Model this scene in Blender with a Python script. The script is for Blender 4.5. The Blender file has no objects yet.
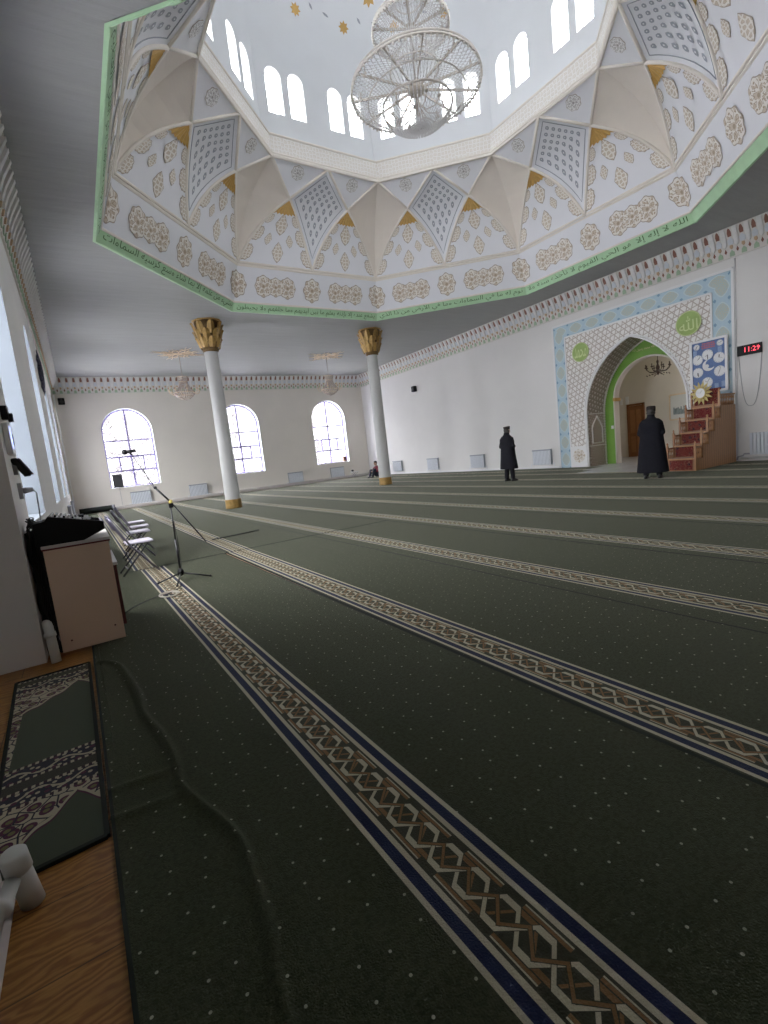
SKY = 17.0; HORIZON = 2.5; WEST = 11.0; EXPO = 0.44
CAM_R = (0.834948, -0.539519, -0.108543); CAM_U = (0.158185, 0.046371, 0.98632); CAM_F = (0.527105, 0.840696, -0.124061)
import bpy, bmesh, math, random
from mathutils import Vector, Matrix
random.seed(7)
PI = math.pi
sc = bpy.context.scene
COL = sc.collection
V3 = Vector
# ------------------------------------------------------------------ node helper
class NT:
    def __init__(s, name):
        s.m = bpy.data.materials.new(name); s.m.use_nodes = True
        s.t = s.m.node_tree; s.t.nodes.clear()
        s.out = s.t.nodes.new('ShaderNodeOutputMaterial')
    def n(s, typ, **kw):
        nd = s.t.nodes.new(typ)
        for k, v in kw.items(): setattr(nd, k, v)
        return nd
    def put(s, sock, v):
        if isinstance(v, bpy.types.NodeSocket): s.t.links.new(v, sock)
        elif isinstance(v, (tuple, list)):
            v = tuple(v)
            if sock.type == 'RGBA' and len(v) == 3: v = v + (1,)
            sock.default_value = v
        else: sock.default_value = v
    def math(s, op, a, b=0.0, c=0.0):
        nd = s.n('ShaderNodeMath', operation=op)
        s.put(nd.inputs[0], a); s.put(nd.inputs[1], b); s.put(nd.inputs[2], c)
        return nd.outputs[0]
    def mix(s, f, a, b):
        nd = s.n('ShaderNodeMix', data_type='RGBA')
        s.put(nd.inputs[0], f); s.put(nd.inputs[6], a); s.put(nd.inputs[7], b)
        return nd.outputs[2]
    def uv(s):
        nd = s.n('ShaderNodeUVMap'); sx = s.n('ShaderNodeSeparateXYZ')
        s.t.links.new(nd.outputs[0], sx.inputs[0])
        return nd.outputs[0], sx.outputs[0], sx.outputs[1]
    def obj(s):
        nd = s.n('ShaderNodeTexCoord'); return nd.outputs['Object']
    def vec(s, x, y, z=0.0):
        nd = s.n('ShaderNodeCombineXYZ'); s.put(nd.inputs[0], x); s.put(nd.inputs[1], y); s.put(nd.inputs[2], z)
        return nd.outputs[0]
    def mapping(s, v, scale):
        nd = s.n('ShaderNodeMapping'); s.put(nd.inputs[0], v); nd.inputs['Scale'].default_value = scale
        return nd.outputs[0]
    def noise(s, v, scale, detail=3.0, rough=.5):
        nd = s.n('ShaderNodeTexNoise'); s.put(nd.inputs['Vector'], v)
        nd.inputs['Scale'].default_value = scale; nd.inputs['Detail'].default_value = detail; nd.inputs['Roughness'].default_value = rough
        return nd.outputs[0]
    def vor(s, v, scale, feature='F1', rnd=1.0, dim='2D'):
        nd = s.n('ShaderNodeTexVoronoi', feature=feature, voronoi_dimensions=dim); s.put(nd.inputs['Vector'], v)
        nd.inputs['Scale'].default_value = scale; nd.inputs['Randomness'].default_value = rnd
        return nd.outputs[0]
    def lt(s, a, b): return s.math('LESS_THAN', a, b)
    def gt(s, a, b): return s.math('GREATER_THAN', a, b)
    def band(s, a, lo, hi): return s.math('MULTIPLY', s.gt(a, lo), s.lt(a, hi))
    def bump(s, h, strength=.3, dist=.01):
        nd = s.n('ShaderNodeBump'); nd.inputs['Strength'].default_value = strength; nd.inputs['Distance'].default_value = dist
        s.put(nd.inputs['Height'], h); return nd.outputs[0]
    def done(s, color, rough=.6, metal=0.0, normal=None, spec=.4, sheen=0.0, emit=None, es=0.0):
        p = s.n('ShaderNodeBsdfPrincipled')
        s.put(p.inputs['Base Color'], color); s.put(p.inputs['Roughness'], rough); s.put(p.inputs['Metallic'], metal)
        p.inputs['Specular IOR Level'].default_value = spec
        if sheen: p.inputs['Sheen Weight'].default_value = sheen; p.inputs['Sheen Roughness'].default_value = .35; p.inputs['Sheen Tint'].default_value = (.85, .86, .66, 1)
        if normal is not None: s.t.links.new(normal, p.inputs['Normal'])
        if emit is not None:
            s.put(p.inputs['Emission Color'], emit); p.inputs['Emission Strength'].default_value = es
        s.t.links.new(p.outputs[0], s.out.inputs[0])
        return s.m

def plain(name, c, rough=.6, metal=0.0, var=.12, scale=6.0, spec=.4, bump=0.0, bscale=60.0):
    t = NT(name); o = t.obj()
    nz = t.noise(o, scale)
    col = t.mix(nz, tuple(x * (1 - var) for x in c), tuple(min(1, x * (1 + var)) for x in c))
    nm = t.bump(t.noise(o, bscale), bump, .005) if bump else None
    return t.done(col, rough, metal, nm, spec)

def emis(name, c, st):
    t = NT(name); return t.done(c, .5, 0, None, .4, 0, c, st)

# ------------------------------------------------------------------ mesh builder
class MB:
    def __init__(s):
        s.v = []; s.f = []; s.m = []; s.u = []; s.M = Matrix.Identity(4); s.smooth = []
    def P(s, p): return tuple(s.M @ V3(p))
    def add(s, pts, faces, mat=0, uvs=None, smooth=False):
        b = len(s.v); s.v += [s.P(p) for p in pts]
        for i, f in enumerate(faces):
            s.f.append([b + k for k in f]); s.m.append(mat); s.smooth.append(smooth)
            s.u.append([uvs[k] for k in f] if uvs else None)
    def quad(s, a, b, c, d, mat=0, uvs=None): s.add([a, b, c, d], [(0, 1, 2, 3)], mat, uvs)
    def poly(s, pts, mat=0, uvs=None): s.add(pts, [tuple(range(len(pts)))], mat, uvs)
    def box(s, lo, hi, mat=0):
        x0, y0, z0 = lo; x1, y1, z1 = hi
        p = [(x0, y0, z0), (x1, y0, z0), (x1, y1, z0), (x0, y1, z0), (x0, y0, z1), (x1, y0, z1), (x1, y1, z1), (x0, y1, z1)]
        s.add(p, [(0, 3, 2, 1), (4, 5, 6, 7), (0, 1, 5, 4), (1, 2, 6, 5), (2, 3, 7, 6), (3, 0, 4, 7)], mat)
    def cbox(s, c, d, mat=0): s.box([c[i] - d[i] / 2 for i in range(3)], [c[i] + d[i] / 2 for i in range(3)], mat)
    def bar(s, a, b, w, h, mat=0, up=(0, 0, 1)):
        a = V3(a); b = V3(b); d = (b - a).normalized(); up = V3(up)
        if abs(d.dot(up)) > .98: up = V3((1, 0, 0))
        r = d.cross(up).normalized(); u = r.cross(d)
        q = [(-w / 2, -h / 2), (w / 2, -h / 2), (w / 2, h / 2), (-w / 2, h / 2)]
        p = [tuple(a + r * x + u * y) for x, y in q] + [tuple(b + r * x + u * y) for x, y in q]
        s.add(p, [(0, 3, 2, 1), (4, 5, 6, 7), (0, 1, 5, 4), (1, 2, 6, 5), (2, 3, 7, 6), (3, 0, 4, 7)], mat)
    def tube(s, path, r, n=8, mat=0, closed=False, cap=True, smooth=True):
        path = [V3(p) for p in path]; N = len(path)
        rr = r if isinstance(r, (list, tuple)) else [r] * N
        pts = []; prev = None
        for i in range(N):
            if closed: d = path[(i + 1) % N] - path[i - 1]
            else: d = path[min(i + 1, N - 1)] - path[max(i - 1, 0)]
            if d.length < 1e-9: d = V3((0, 0, 1))
            d.normalize()
            if prev is None:
                x = d.orthogonal().normalized()
            else:
                x = prev - d * prev.dot(d)
                x = x.normalized() if x.length > 1e-6 else d.orthogonal().normalized()
            prev = x; y = d.cross(x)
            for k in range(n):
                a = 2 * PI * k / n; pts.append(tuple(path[i] + (x * math.cos(a) + y * math.sin(a)) * rr[i]))
        fs = []
        for i in range(N if closed else N - 1):
            j = (i + 1) % N
            for k in range(n): fs.append((i * n + k, i * n + (k + 1) % n, j * n + (k + 1) % n, j * n + k))
        if cap and not closed:
            fs.append(tuple(reversed(range(n)))); fs.append(tuple((N - 1) * n + k for k in range(n)))
        s.add(pts, fs, mat, None, smooth)
    def ring(s, c, r, tr, n=40, k=6, mat=0, ax='z'):
        p = []
        for i in range(n):
            a = 2 * PI * i / n; x, y = r * math.cos(a), r * math.sin(a)
            p.append((c[0] + x, c[1] + y, c[2]) if ax == 'z' else (c[0], c[1] + x, c[2] + y) if ax == 'x' else (c[0] + x, c[1], c[2] + y))
        s.tube(p, tr, k, mat, True)
    def lathe(s, prof, c=(0, 0, 0), n=24, mat=0, smooth=True, cap=True):
        pts = []; fs = []
        for r, z in prof:
            for k in range(n):
                a = 2 * PI * k / n; pts.append((c[0] + r * math.cos(a), c[1] + r * math.sin(a), c[2] + z))
        for i in range(len(prof) - 1):
            for k in range(n): fs.append((i * n + k, i * n + (k + 1) % n, (i + 1) * n + (k + 1) % n, (i + 1) * n + k))
        if cap:
            fs.append(tuple(reversed(range(n)))); fs.append(tuple((len(prof) - 1) * n + k for k in range(n)))
        s.add(pts, fs, mat, None, smooth)
    def ball(s, c, r, n=10, m=6, mat=0, sc_=(1, 1, 1)):
        pts = []; fs = []
        for j in range(m + 1):
            t = PI * j / m
            for k in range(n):
                a = 2 * PI * k / n
                pts.append((c[0] + r * sc_[0] * math.sin(t) * math.cos(a), c[1] + r * sc_[1] * math.sin(t) * math.sin(a), c[2] + r * sc_[2] * math.cos(t)))
        for j in range(m):
            for k in range(n): fs.append((j * n + k, (j + 1) * n + k, (j + 1) * n + (k + 1) % n, j * n + (k + 1) % n))
        s.add(pts, fs, mat, None, True)
    def disc(s, c, nrm, r, n=24, mat=0, thick=0.0, up=(0, 0, 1), uv=True):
        c = V3(c); nrm = V3(nrm).normalized(); up = V3(up)
        if abs(nrm.dot(up)) > .98: up = V3((0, 1, 0))
        x = up.cross(nrm).normalized(); y = nrm.cross(x)
        top = [c + (x * math.cos(2 * PI * k / n) + y * math.sin(2 * PI * k / n)) * r + nrm * thick for k in range(n)]
        uvs = [(math.cos(2 * PI * k / n), math.sin(2 * PI * k / n)) for k in range(n)]
        s.add([tuple(p) for p in top], [tuple(range(n))], mat, uvs)
        if thick:
            bot = [p - nrm * thick for p in top]
            s.add([tuple(p) for p in bot + top], [(k, (k + 1) % n, n + (k + 1) % n, n + k) for k in range(n)], mat)
    def grid(s, fn, nu, nv, mat=0, uvfn=None, smooth=True):
        pts = []; uvs = []
        for j in range(nv + 1):
            for i in range(nu + 1):
                pts.append(tuple(fn(i / nu, j / nv))); uvs.append(uvfn(i / nu, j / nv) if uvfn else (i / nu, j / nv))
        w = nu + 1
        s.add(pts, [(j * w + i, j * w + i + 1, (j + 1) * w + i + 1, (j + 1) * w + i) for j in range(nv) for i in range(nu)], mat, uvs, smooth)
    def mesh(s, name, mats):
        me = bpy.data.meshes.new(name)
        me.from_pydata(s.v, [], s.f)
        for m in mats: me.materials.append(m)
        ul = me.uv_layers.new(name='UVMap')
        k = 0; data = []
        for p in me.polygons: p.material_index = s.m[p.index]; p.use_smooth = s.smooth[p.index]
        for u, f in zip(s.u, s.f):
            if u:
                for c in u: data += [c[0], c[1]]
            else: data += [0.0, 0.0] * len(f)
        ul.data.foreach_set('uv', data)
        me.update()
        return me
    def build(s, name, mats, parent=None, loc=None, rot=None, bevel=0):
        if not isinstance(mats, (list, tuple)): mats = [mats]
        o = bpy.data.objects.new(name, s.mesh(name, mats)); COL.objects.link(o)
        if parent: o.parent = parent
        if loc: o.location = loc
        if rot: o.rotation_euler = rot
        if bevel:
            b = o.modifiers.new('bv', 'BEVEL'); b.width = bevel; b.segments = 2; b.limit_method = 'ANGLE'
        return o

def tag(o, label=None, cat=None, group=None, kind=None):
    if label: o['label'] = label
    if cat: o['category'] = cat
    if group: o['group'] = group
    if kind: o['kind'] = kind
    return o
def thing(name, label, cat, loc=(0, 0, 0), rz=0.0, group=None):
    o = bpy.data.objects.new(name, None); COL.objects.link(o); o.empty_display_size = .1
    o.location = loc; o.rotation_euler = (0, 0, rz)
    return tag(o, label, cat, group)
def dup(root, loc, rz, label, parent=None):
    c = root.copy(); COL.objects.link(c)
    if parent is None:
        c.location = loc; c.rotation_euler = (0, 0, rz); c['label'] = label
    else: c.parent = parent
    for ch in list(root.children): dup(ch, None, None, None, c)
    return c
def bez(a, b, c, t): return V3(a) * (1 - t) ** 2 + V3(b) * 2 * t * (1 - t) + V3(c) * t * t

# ------------------------------------------------------------------ Arabic lettering from the font that ships inside Blender
_AR = {'ا': 0xFE8D, 'أ': 0xFE83, 'إ': 0xFE87, 'آ': 0xFE81, 'ب': 0xFE8F, 'ت': 0xFE95, 'ث': 0xFE99, 'ج': 0xFE9D, 'ح': 0xFEA1, 'خ': 0xFEA5, 'د': 0xFEA9,
       'ذ': 0xFEAB, 'ر': 0xFEAD, 'ز': 0xFEAF, 'س': 0xFEB1, 'ش': 0xFEB5, 'ص': 0xFEB9, 'ض': 0xFEBD, 'ط': 0xFEC1, 'ظ': 0xFEC5, 'ع': 0xFEC9, 'غ': 0xFECD,
       'ف': 0xFED1, 'ق': 0xFED5, 'ك': 0xFED9, 'ل': 0xFEDD, 'م': 0xFEE1, 'ن': 0xFEE5, 'ه': 0xFEE9, 'و': 0xFEED, 'ي': 0xFEF1, 'ئ': 0xFE89, 'ؤ': 0xFE85,
       'ة': 0xFE93, 'ى': 0xFEEF, 'ء': 0xFE80}
_ONE = set('اأإآدذرزوؤةىء')
def shape_arabic(txt):
    out = []; n = len(txt); i = 0
    def joins_prev(k):      # letter before k connects forward
        return k > 0 and txt[k - 1] in _AR and txt[k - 1] not in _ONE
    while i < n:
        ch = txt[i]
        if ch not in _AR: out.append(ch); i += 1; continue
        pj = joins_prev(i)
        if ch == 'ل' and i + 1 < n and txt[i + 1] in 'اأإآ':
            out.append(chr({'ا': 0xFEFB, 'أ': 0xFEF7, 'إ': 0xFEF9, 'آ': 0xFEF5}[txt[i + 1]] + (1 if pj else 0))); i += 2; continue
        nj = ch not in _ONE and i + 1 < n and txt[i + 1] in _AR and txt[i + 1] != 'ء'
        base = _AR[ch]
        if ch in _ONE: out.append(chr(base + (1 if pj and ch != 'ء' else 0)))
        else: out.append(chr(base + (3 if pj and nj else 2 if nj else 1 if pj else 0)))
        i += 1
    return ''.join(reversed(out))
_tc = {}
def text_polys(s, res=1):
    """2-D outline mesh of a string: (points, faces, width), size 1."""
    if s in _tc: return _tc[s]
    cu = bpy.data.curves.new('lettering', 'FONT'); cu.body = s; cu.size = 1; cu.resolution_u = res
    o = bpy.data.objects.new('lettering', cu); COL.objects.link(o)
    bpy.context.view_layer.update()
    me = bpy.data.meshes.new_from_object(o)
    pts = [(v.co.x, v.co.y) for v in me.vertices]; fs = [tuple(p.vertices) for p in me.polygons]
    bpy.data.objects.remove(o); bpy.data.curves.remove(cu); bpy.data.meshes.remove(me)
    _tc[s] = (pts, fs); return _tc[s]
def put_text(mb, s, fn, w, h, mat=0):
    """fit the string into w x h centred on 0,0 and map it through fn(x, y)."""
    pts, fs = text_polys(s)
    if not pts: return
    x0 = min(p[0] for p in pts); x1 = max(p[0] for p in pts); y0 = min(p[1] for p in pts); y1 = max(p[1] for p in pts)
    sx = w / max(1e-6, x1 - x0); sy = h / max(1e-6, y1 - y0)
    mb.add([tuple(fn((p[0] - (x0 + x1) / 2) * sx, (p[1] - (y0 + y1) / 2) * sy)) for p in pts], fs, mat)
# ------------------------------------------------------------------ materials
M = {}
M['wall'] = plain('wall_plaster', (.76, .745, .725), .8, 0, .05, 1.2, .2)
M['wallback'] = plain('wall_plaster_cream', (.76, .715, .645), .8, 0, .06, 1.0, .2)
M['revealside'] = plain('side_reveal_shaded', (.125, .145, .165), .7, 0, .03, 1.5, .2)  # shading put into the plaster colour, offsets strong sky light on the reveals
M['wallrear'] = plain('dark_rear_wall', (.22, .20, .18), .8)  # unseen wall, coloured dark to cut bounced light near the viewer
M['reveal'] = plain('reveal_plaster', (.80, .84, .88), .7, 0, .03, 1.5, .2)
M['columnpaint'] = plain('column_paint', (.46, .46, .445), .33, 0, .04)
M['white'] = plain('white_paint', (.82, .82, .82), .5, 0, .03)
M['cream'] = plain('cream_plaster', (.80, .745, .67), .75, 0, .05, 2)
M['tan'] = plain('tan_plaster', (.73, .66, .58), .8, 0, .07, 2.5)
M['vault'] = plain('vault_plaster', (.80, .81, .85), .75, 0, .03, 2)
M['dome'] = plain('dome_plaster', (.76, .785, .81), .8, 0, .04, 1.5)
M['gold'] = plain('gold_paint', (.31, .18, .045), .42, .45, .55, 11, .5, .8, 22)
M['fan'] = plain('ochre_gold_paint', (.56, .33, .09), .5, .2, .2, 12)
M['rimdark'] = plain('umber_outline', (.36, .305, .25), .7, 0, .1)
M['green'] = plain('mint_paint', (.42, .68, .40), .65, 0, .12, 5)
M['ink'] = plain('dark_green_ink', (.045, .13, .03), .7, 0, .1)
M['plaquebg'] = plain('olive_green_plaque', (.27, .40, .10), .6, 0, .15, 6)
M['archgreen'] = plain('leaf_green_paint', (.16, .36, .045), .6, 0, .12, 4)
M['black'] = plain('black_plastic', (.008, .008, .009), .6, 0, .2, 6, .2)
M['blackmetal'] = plain('black_metal', (.015, .015, .017), .35, .3, .2)
M['steel'] = plain('dark_chrome_tube', (.16, .15, .20), .3, .6, .1)
M['rad'] = plain('radiator_enamel', (.72, .76, .82), .4, 0, .03)
M['raddark'] = plain('radiator_grille', (.30, .33, .37), .5, 0, .05)
M['pipe'] = plain('pipe_paint', (.62, .63, .60), .42, 0, .07, 8)
M['plinth'] = plain('plinth_paint', (.62, .58, .56), .7, 0, .06)
M['frame'] = plain('window_frame_fringe', (.19, .15, .38), .5, 0, .1)  # violet fringing around the bright panes, put into the frame colour
M['framew'] = plain('window_frame_white', (.75, .76, .82), .5, 0, .03)
M['desk'] = plain('desk_laminate', (.78, .56, .41), .5, 0, .05, 3)
M['maroon'] = plain('maroon_edge', (.11, .018, .02), .5, 0, .15)
M['tabletop'] = plain('pale_tabletop', (.62, .58, .56), .35, 0, .04)
M['grey'] = plain('grey_plastic', (.35, .35, .37), .5, 0, .08)
M['seat'] = plain('seat_glare_vinyl', (.60, .55, .68), .35, 0, .05)  # pale lilac glare on the seats, put into the vinyl colour
M['back'] = plain('dark_vinyl', (.03, .026, .05), .4, 0, .1)
M['coat'] = plain('black_wool', (.010, .010, .014), .9, 0, .3, 20, .15, .3, 120)
M['trouser'] = plain('black_cloth', (.012, .012, .015), .9, 0, .3, 20, .15)
M['fur'] = plain('dark_fur', (.03, .026, .024), .95, 0, .4, 40, .1, .8, 90)
M['skin'] = plain('skin', (.42, .24, .17), .55, 0, .08, 12)
M['hair'] = plain('greying_hair', (.05, .045, .042), .8, 0, .3, 60)
M['shoe'] = plain('black_leather', (.01, .01, .01), .35, 0, .2)
M['redcloth'] = plain('maroon_jacket', (.15, .012, .022), .8, 0, .2, 15)
M['navycloth'] = plain('navy_trousers', (.016, .019, .034), .85, 0, .2, 15)
M['cord'] = plain('black_cord', (.014, .014, .014), .6)
M['cordw'] = plain('pale_cord', (.5, .46, .38), .6)
M['yellow'] = plain('yellow_tape', (.70, .56, .12), .6)
M['dialw'] = plain('clock_dial', (.80, .81, .82), .4, 0, .02)
M['oak'] = plain('door_wood', (.23, .085, .03), .5, 0, .25, 5)
M['pic'] = plain('picture_mount', (.70, .70, .68), .3, 0, .05)
M['bark'] = plain('birch_bark', (.16, .15, .15), .9, 0, .4, 6)
M['snow'] = plain('pale_ground', (.6, .6, .62), .9)
M['led'] = emis('red_led', (1.0, .06, .09), 1.6)
M['screen'] = emis('bluish_screen', (.42, .52, 1.0), 1.3)
M['sky_pic'] = plain('picture_print', (.20, .25, .26), .4, 0, .6, 9)
M['goldlight'] = plain('gilded_metal', (.78, .60, .40), .45, .15, .2, 20)
M['blue'] = plain('blue_print', (.065, .13, .33), .5, 0, .55, 26)
M['redprint'] = plain('red_print', (.42, .10, .12), .5, 0, .4, 40)

def glass(name, tint=(.97, .98, 1), gl=.06):
    t = NT(name)
    a = t.n('ShaderNodeBsdfTransparent'); a.inputs[0].default_value = tint + (1,)
    b = t.n('ShaderNodeBsdfGlossy'); b.inputs['Roughness'].default_value = .05
    mx = t.n('ShaderNodeMixShader'); mx.inputs[0].default_value = gl
    t.t.links.new(a.outputs[0], mx.inputs[1]); t.t.links.new(b.outputs[0], mx.inputs[2]); t.t.links.new(mx.outputs[0], t.out.inputs[0])
    return t.m
M['glass'] = glass('dome_window_glass', (.80, .81, .82))
M['glasslow'] = glass('hazy_window_glass', (.92, .92, .97), .04)
M['glassside'] = glass('side_window_glass', (.97, .98, 1.0), .04)
def crystal(name, c, tr):
    t = NT(name)
    a = t.n('ShaderNodeBsdfTransparent')
    b = t.n('ShaderNodeBsdfPrincipled'); b.inputs['Base Color'].default_value = c + (1,); b.inputs['Roughness'].default_value = .25; b.inputs['Metallic'].default_value = .3
    mx = t.n('ShaderNodeMixShader'); mx.inputs[0].default_value = 1 - tr
    t.t.links.new(a.outputs[0], mx.inputs[1]); t.t.links.new(b.outputs[0], mx.inputs[2]); t.t.links.new(mx.outputs[0], t.out.inputs[0])
    return t.m
M['crystal'] = crystal('crystal_beads', (.86, .85, .84), .12)
M['crystalw'] = crystal('amber_crystal', (.88, .76, .68), .25)
M['ringmetal'] = plain('pale_brass', (.62, .58, .53), .4, .4, .1, 20)
M['spoke'] = plain('dull_brass_spoke', (.38, .34, .29), .45, .4, .15, 20)

# ceiling: brushed paint
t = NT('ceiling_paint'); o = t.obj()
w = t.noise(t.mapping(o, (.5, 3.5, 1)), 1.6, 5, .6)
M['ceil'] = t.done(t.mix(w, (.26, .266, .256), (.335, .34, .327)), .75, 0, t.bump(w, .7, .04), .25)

# parquet with long grain across the room
t = NT('oak_parquet'); o = t.obj()
wv = t.n('ShaderNodeTexWave', wave_type='BANDS', bands_direction='Y'); t.put(wv.inputs['Vector'], t.mapping(o, (.35, 1, 1)))
wv.inputs['Scale'].default_value = 10; wv.inputs['Distortion'].default_value = 14; wv.inputs['Detail'].default_value = 3; wv.inputs['Detail Scale'].default_value = 1.3
fine = t.noise(t.mapping(o, (3, 60, 1)), 3, 4, .6)
col = t.mix(wv.outputs['Color'], (.30, .115, .018), (.58, .27, .058))
col = t.mix(t.math('MULTIPLY', fine, .75), col, (.12, .042, .010))
brk = t.n('ShaderNodeTexBrick'); t.put(brk.inputs['Vector'], o); brk.inputs['Scale'].default_value = 1; brk.inputs['Brick Width'].default_value = 1.2
brk.inputs['Row Height'].default_value = .32; brk.inputs['Mortar Size'].default_value = .003; brk.inputs['Color1'].default_value = (1, 1, 1, 1); brk.inputs['Color2'].default_value = (.86, .86, .86, 1); brk.inputs['Mortar'].default_value = (.3, .3, .3, 1)
mm = t.n('ShaderNodeMix', data_type='RGBA', blend_type='MULTIPLY'); mm.inputs[0].default_value = 1; t.put(mm.inputs[6], col); t.put(mm.inputs[7], brk.outputs[0])
M['parquet'] = t.done(mm.outputs[2], .42, 0, t.bump(fine, .15, .004), .4)

# prayer carpet: UV x = metres from the stripe centre, y = metres along
def carpet_mat():
    t = NT('green_prayer_carpet'); uvv, u, v = t.uv()
    nz = t.noise(uvv, 420, 2); big = t.noise(uvv, 1.3, 3)
    green = t.mix(nz, (.0205, .0235, .0130), (.050, .056, .033))
    green = t.mix(t.math('MULTIPLY', big, .45), green, (.048, .055, .033))
    tuft = t.noise(uvv, 55, 3, .6); green = t.mix(t.math('MULTIPLY', t.math('GREATER_THAN', tuft, .52), .35), green, (.012, .015, .008))
    au = t.math('ABSOLUTE', u)
    dots = t.lt(t.vor(uvv, 8.6, 'F1', .5), .041)
    col = t.mix(t.math('MULTIPLY', dots, .8), green, (.36, .36, .28))
    cream = t.mix(nz, (.30, .27, .18), (.58, .54, .40)); navy = t.mix(nz, (.006, .009, .026), (.020, .027, .075)); brown = t.mix(nz, (.11, .06, .025), (.26, .145, .065))
    def tri(per, ph):
        return t.math('SUBTRACT', t.math('ABSOLUTE', t.math('SUBTRACT', t.math('FRACT', t.math('ADD', t.math('DIVIDE', v, per), ph)), .5)), .25)   # -.25..25
    def clampw(x, lim): return t.math('MINIMUM', t.math('MAXIMUM', x, -lim), lim)
    ground = t.mix(nz, (.022, .026, .018), (.055, .055, .035))
    pat = ground
    # side dashes
    dash = t.lt(t.math('FRACT', t.math('DIVIDE', v, .25)), .66)
    pat = t.mix(t.math('MULTIPLY', t.band(au, .060, .0715), dash), pat, brown)
    pat = t.mix(t.math('MULTIPLY', t.band(au, .0725, .0775), dash), pat, cream)
    for per, ph, amp, wd, c in ((.25, .47, .30, .0085, brown), (.25, .22, .27, .0105, cream), (.25, .72, .27, .0105, cream), (.125, .1, .10, .007, brown)):
        f = clampw(t.math('MULTIPLY', tri(per, ph), amp * 1.25), .047)
        d = t.math('ABSOLUTE', t.math('SUBTRACT', u, f))
        pat = t.mix(t.lt(d, wd + .004), pat, ground)
        pat = t.mix(t.lt(d, wd), pat, c)
    col = t.mix(t.lt(au, .166), col, cream)
    col = t.mix(t.band(au, .107, .147), col, navy)
    col = t.mix(t.lt(au, .088), col, ground)
    col = t.mix(t.lt(au, .081), col, pat)
    return t.done(col, .95, 0, t.bump(t.noise(uvv, 160, 4), .7, .008), .10, .10)
M['carpet'] = carpet_mat()
M['seam'] = plain('carpet_edge', (.008, .011, .008), .95)

def rug_mat():      # UV in metres: x from the niche axis, y along the runner
    t = NT('prayer_rug_weave'); uvv, u, v = t.uv()
    nz = t.noise(uvv, 300, 2)
    green = t.mix(nz, (.028, .036, .025), (.062, .076, .054)); cream = t.mix(nz, (.27, .23, .16), (.5, .45, .33))
    navy = t.mix(nz, (.010, .011, .020), (.024, .025, .046)); plum = (.065, .016, .042); olive = (.13, .12, .055)
    per = 1.48
    vv = t.math('MULTIPLY', t.math('FRACT', t.math('DIVIDE', v, per)), per)     # 0 at the foot of a niche
    d = t.math('ABSOLUTE', u)
    # flower ground
    vo = t.vor(uvv, 13, 'F1', 1); vo2 = t.vor(uvv, 22, 'F1', 1); ve = t.vor(uvv, 13, 'DISTANCE_TO_EDGE', 1)
    flo = t.mix(t.lt(vo, .36), cream, plum); flo = t.mix(t.lt(vo, .17), flo, olive); flo = t.mix(t.lt(ve, .05), flo, navy)
    # ogee arch: boundary height falls away from the axis
    arch = t.math('SUBTRACT', 1.06, t.math('MULTIPLY', t.math('POWER', t.math('DIVIDE', d, .30), .75), .33))
    arch = t.math('ADD', arch, t.math('MULTIPLY', t.math('SINE', t.math('MULTIPLY', d, 52)), .013))
    inside = t.math('MULTIPLY', t.lt(vv, arch), t.lt(d, .30))
    col = t.mix(inside, flo, green)
    edge = t.math('ABSOLUTE', t.math('SUBTRACT', vv, arch))
    col = t.mix(t.math('MULTIPLY', t.lt(edge, .013), t.lt(d, .31)), col, cream)
    col = t.mix(t.math('MULTIPLY', t.band(t.math('SUBTRACT', arch, vv), .014, .03), t.lt(d, .295)), col, plum)
    # band of scrolls between two niches
    inband = t.gt(vv, 1.09)
    wv = t.math('SINE', t.math('MULTIPLY', u, 30)); sv = t.math('ABSOLUTE', t.math('SUBTRACT', t.math('SUBTRACT', t.math('PINGPONG', t.math('SUBTRACT', vv, 1.09), .195), .09), t.math('MULTIPLY', wv, .028)))
    bandc = t.mix(t.lt(vo2, .22), navy, cream); bandc = t.mix(t.lt(sv, .008), bandc, cream); bandc = t.mix(t.lt(vo, .16), bandc, plum)
    pp = t.math('PINGPONG', t.math('SUBTRACT', vv, 1.09), .195)
    chk = t.lt(t.math('FRACT', t.math('MULTIPLY', u, 32)), .5)
    bandc = t.mix(t.lt(pp, .024), bandc, t.mix(chk, (.03, .015, .025), cream))
    bandc = t.mix(t.gt(pp, .135), bandc, t.mix(chk, (.03, .015, .025), cream))
    bandc = t.mix(t.gt(pp, .155), bandc, (.035, .033, .028))
    col = t.mix(inband, col, bandc)
    return t.done(col, .95, 0, t.bump(t.noise(uvv, 220, 2), .4, .005), .1, .2)
M['rug'] = rug_mat()

def arabesque(name, lo, mid, hi, scale, ring=True):     # lace of cream lines over tan cells, UV -1..1
    t = NT(name); uvv, u, v = t.uv()
    ln = t.n('ShaderNodeVectorMath', operation='LENGTH'); t.put(ln.inputs[0], uvv); r = ln.outputs['Value']
    ve = t.vor(uvv, scale, 'DISTANCE_TO_EDGE', .45)
    col = t.mix(t.lt(ve, .20), mid, hi)
    col = t.mix(t.band(ve, .18, .23), col, lo)
    if ring:
        th = t.math('ARCTAN2', v, u)
        pet = t.math('ADD', .52, t.math('MULTIPLY', t.math('COSINE', t.math('MULTIPLY', th, 8)), .17))
        col = t.mix(t.lt(t.math('ABSOLUTE', t.math('SUBTRACT', r, pet)), .05), col, lo)
        pet2 = t.math('ADD', .70, t.math('MULTIPLY', t.math('COSINE', t.math('MULTIPLY', th, 8)), -.13))
        col = t.mix(t.lt(t.math('ABSOLUTE', t.math('SUBTRACT', r, pet2)), .05), col, hi)
        col = t.mix(t.lt(r, .2), col, mid); col = t.mix(t.lt(r, .12), col, lo)
    return t.done(col, .7, 0, t.bump(ve, .4, .02), .3)
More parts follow.
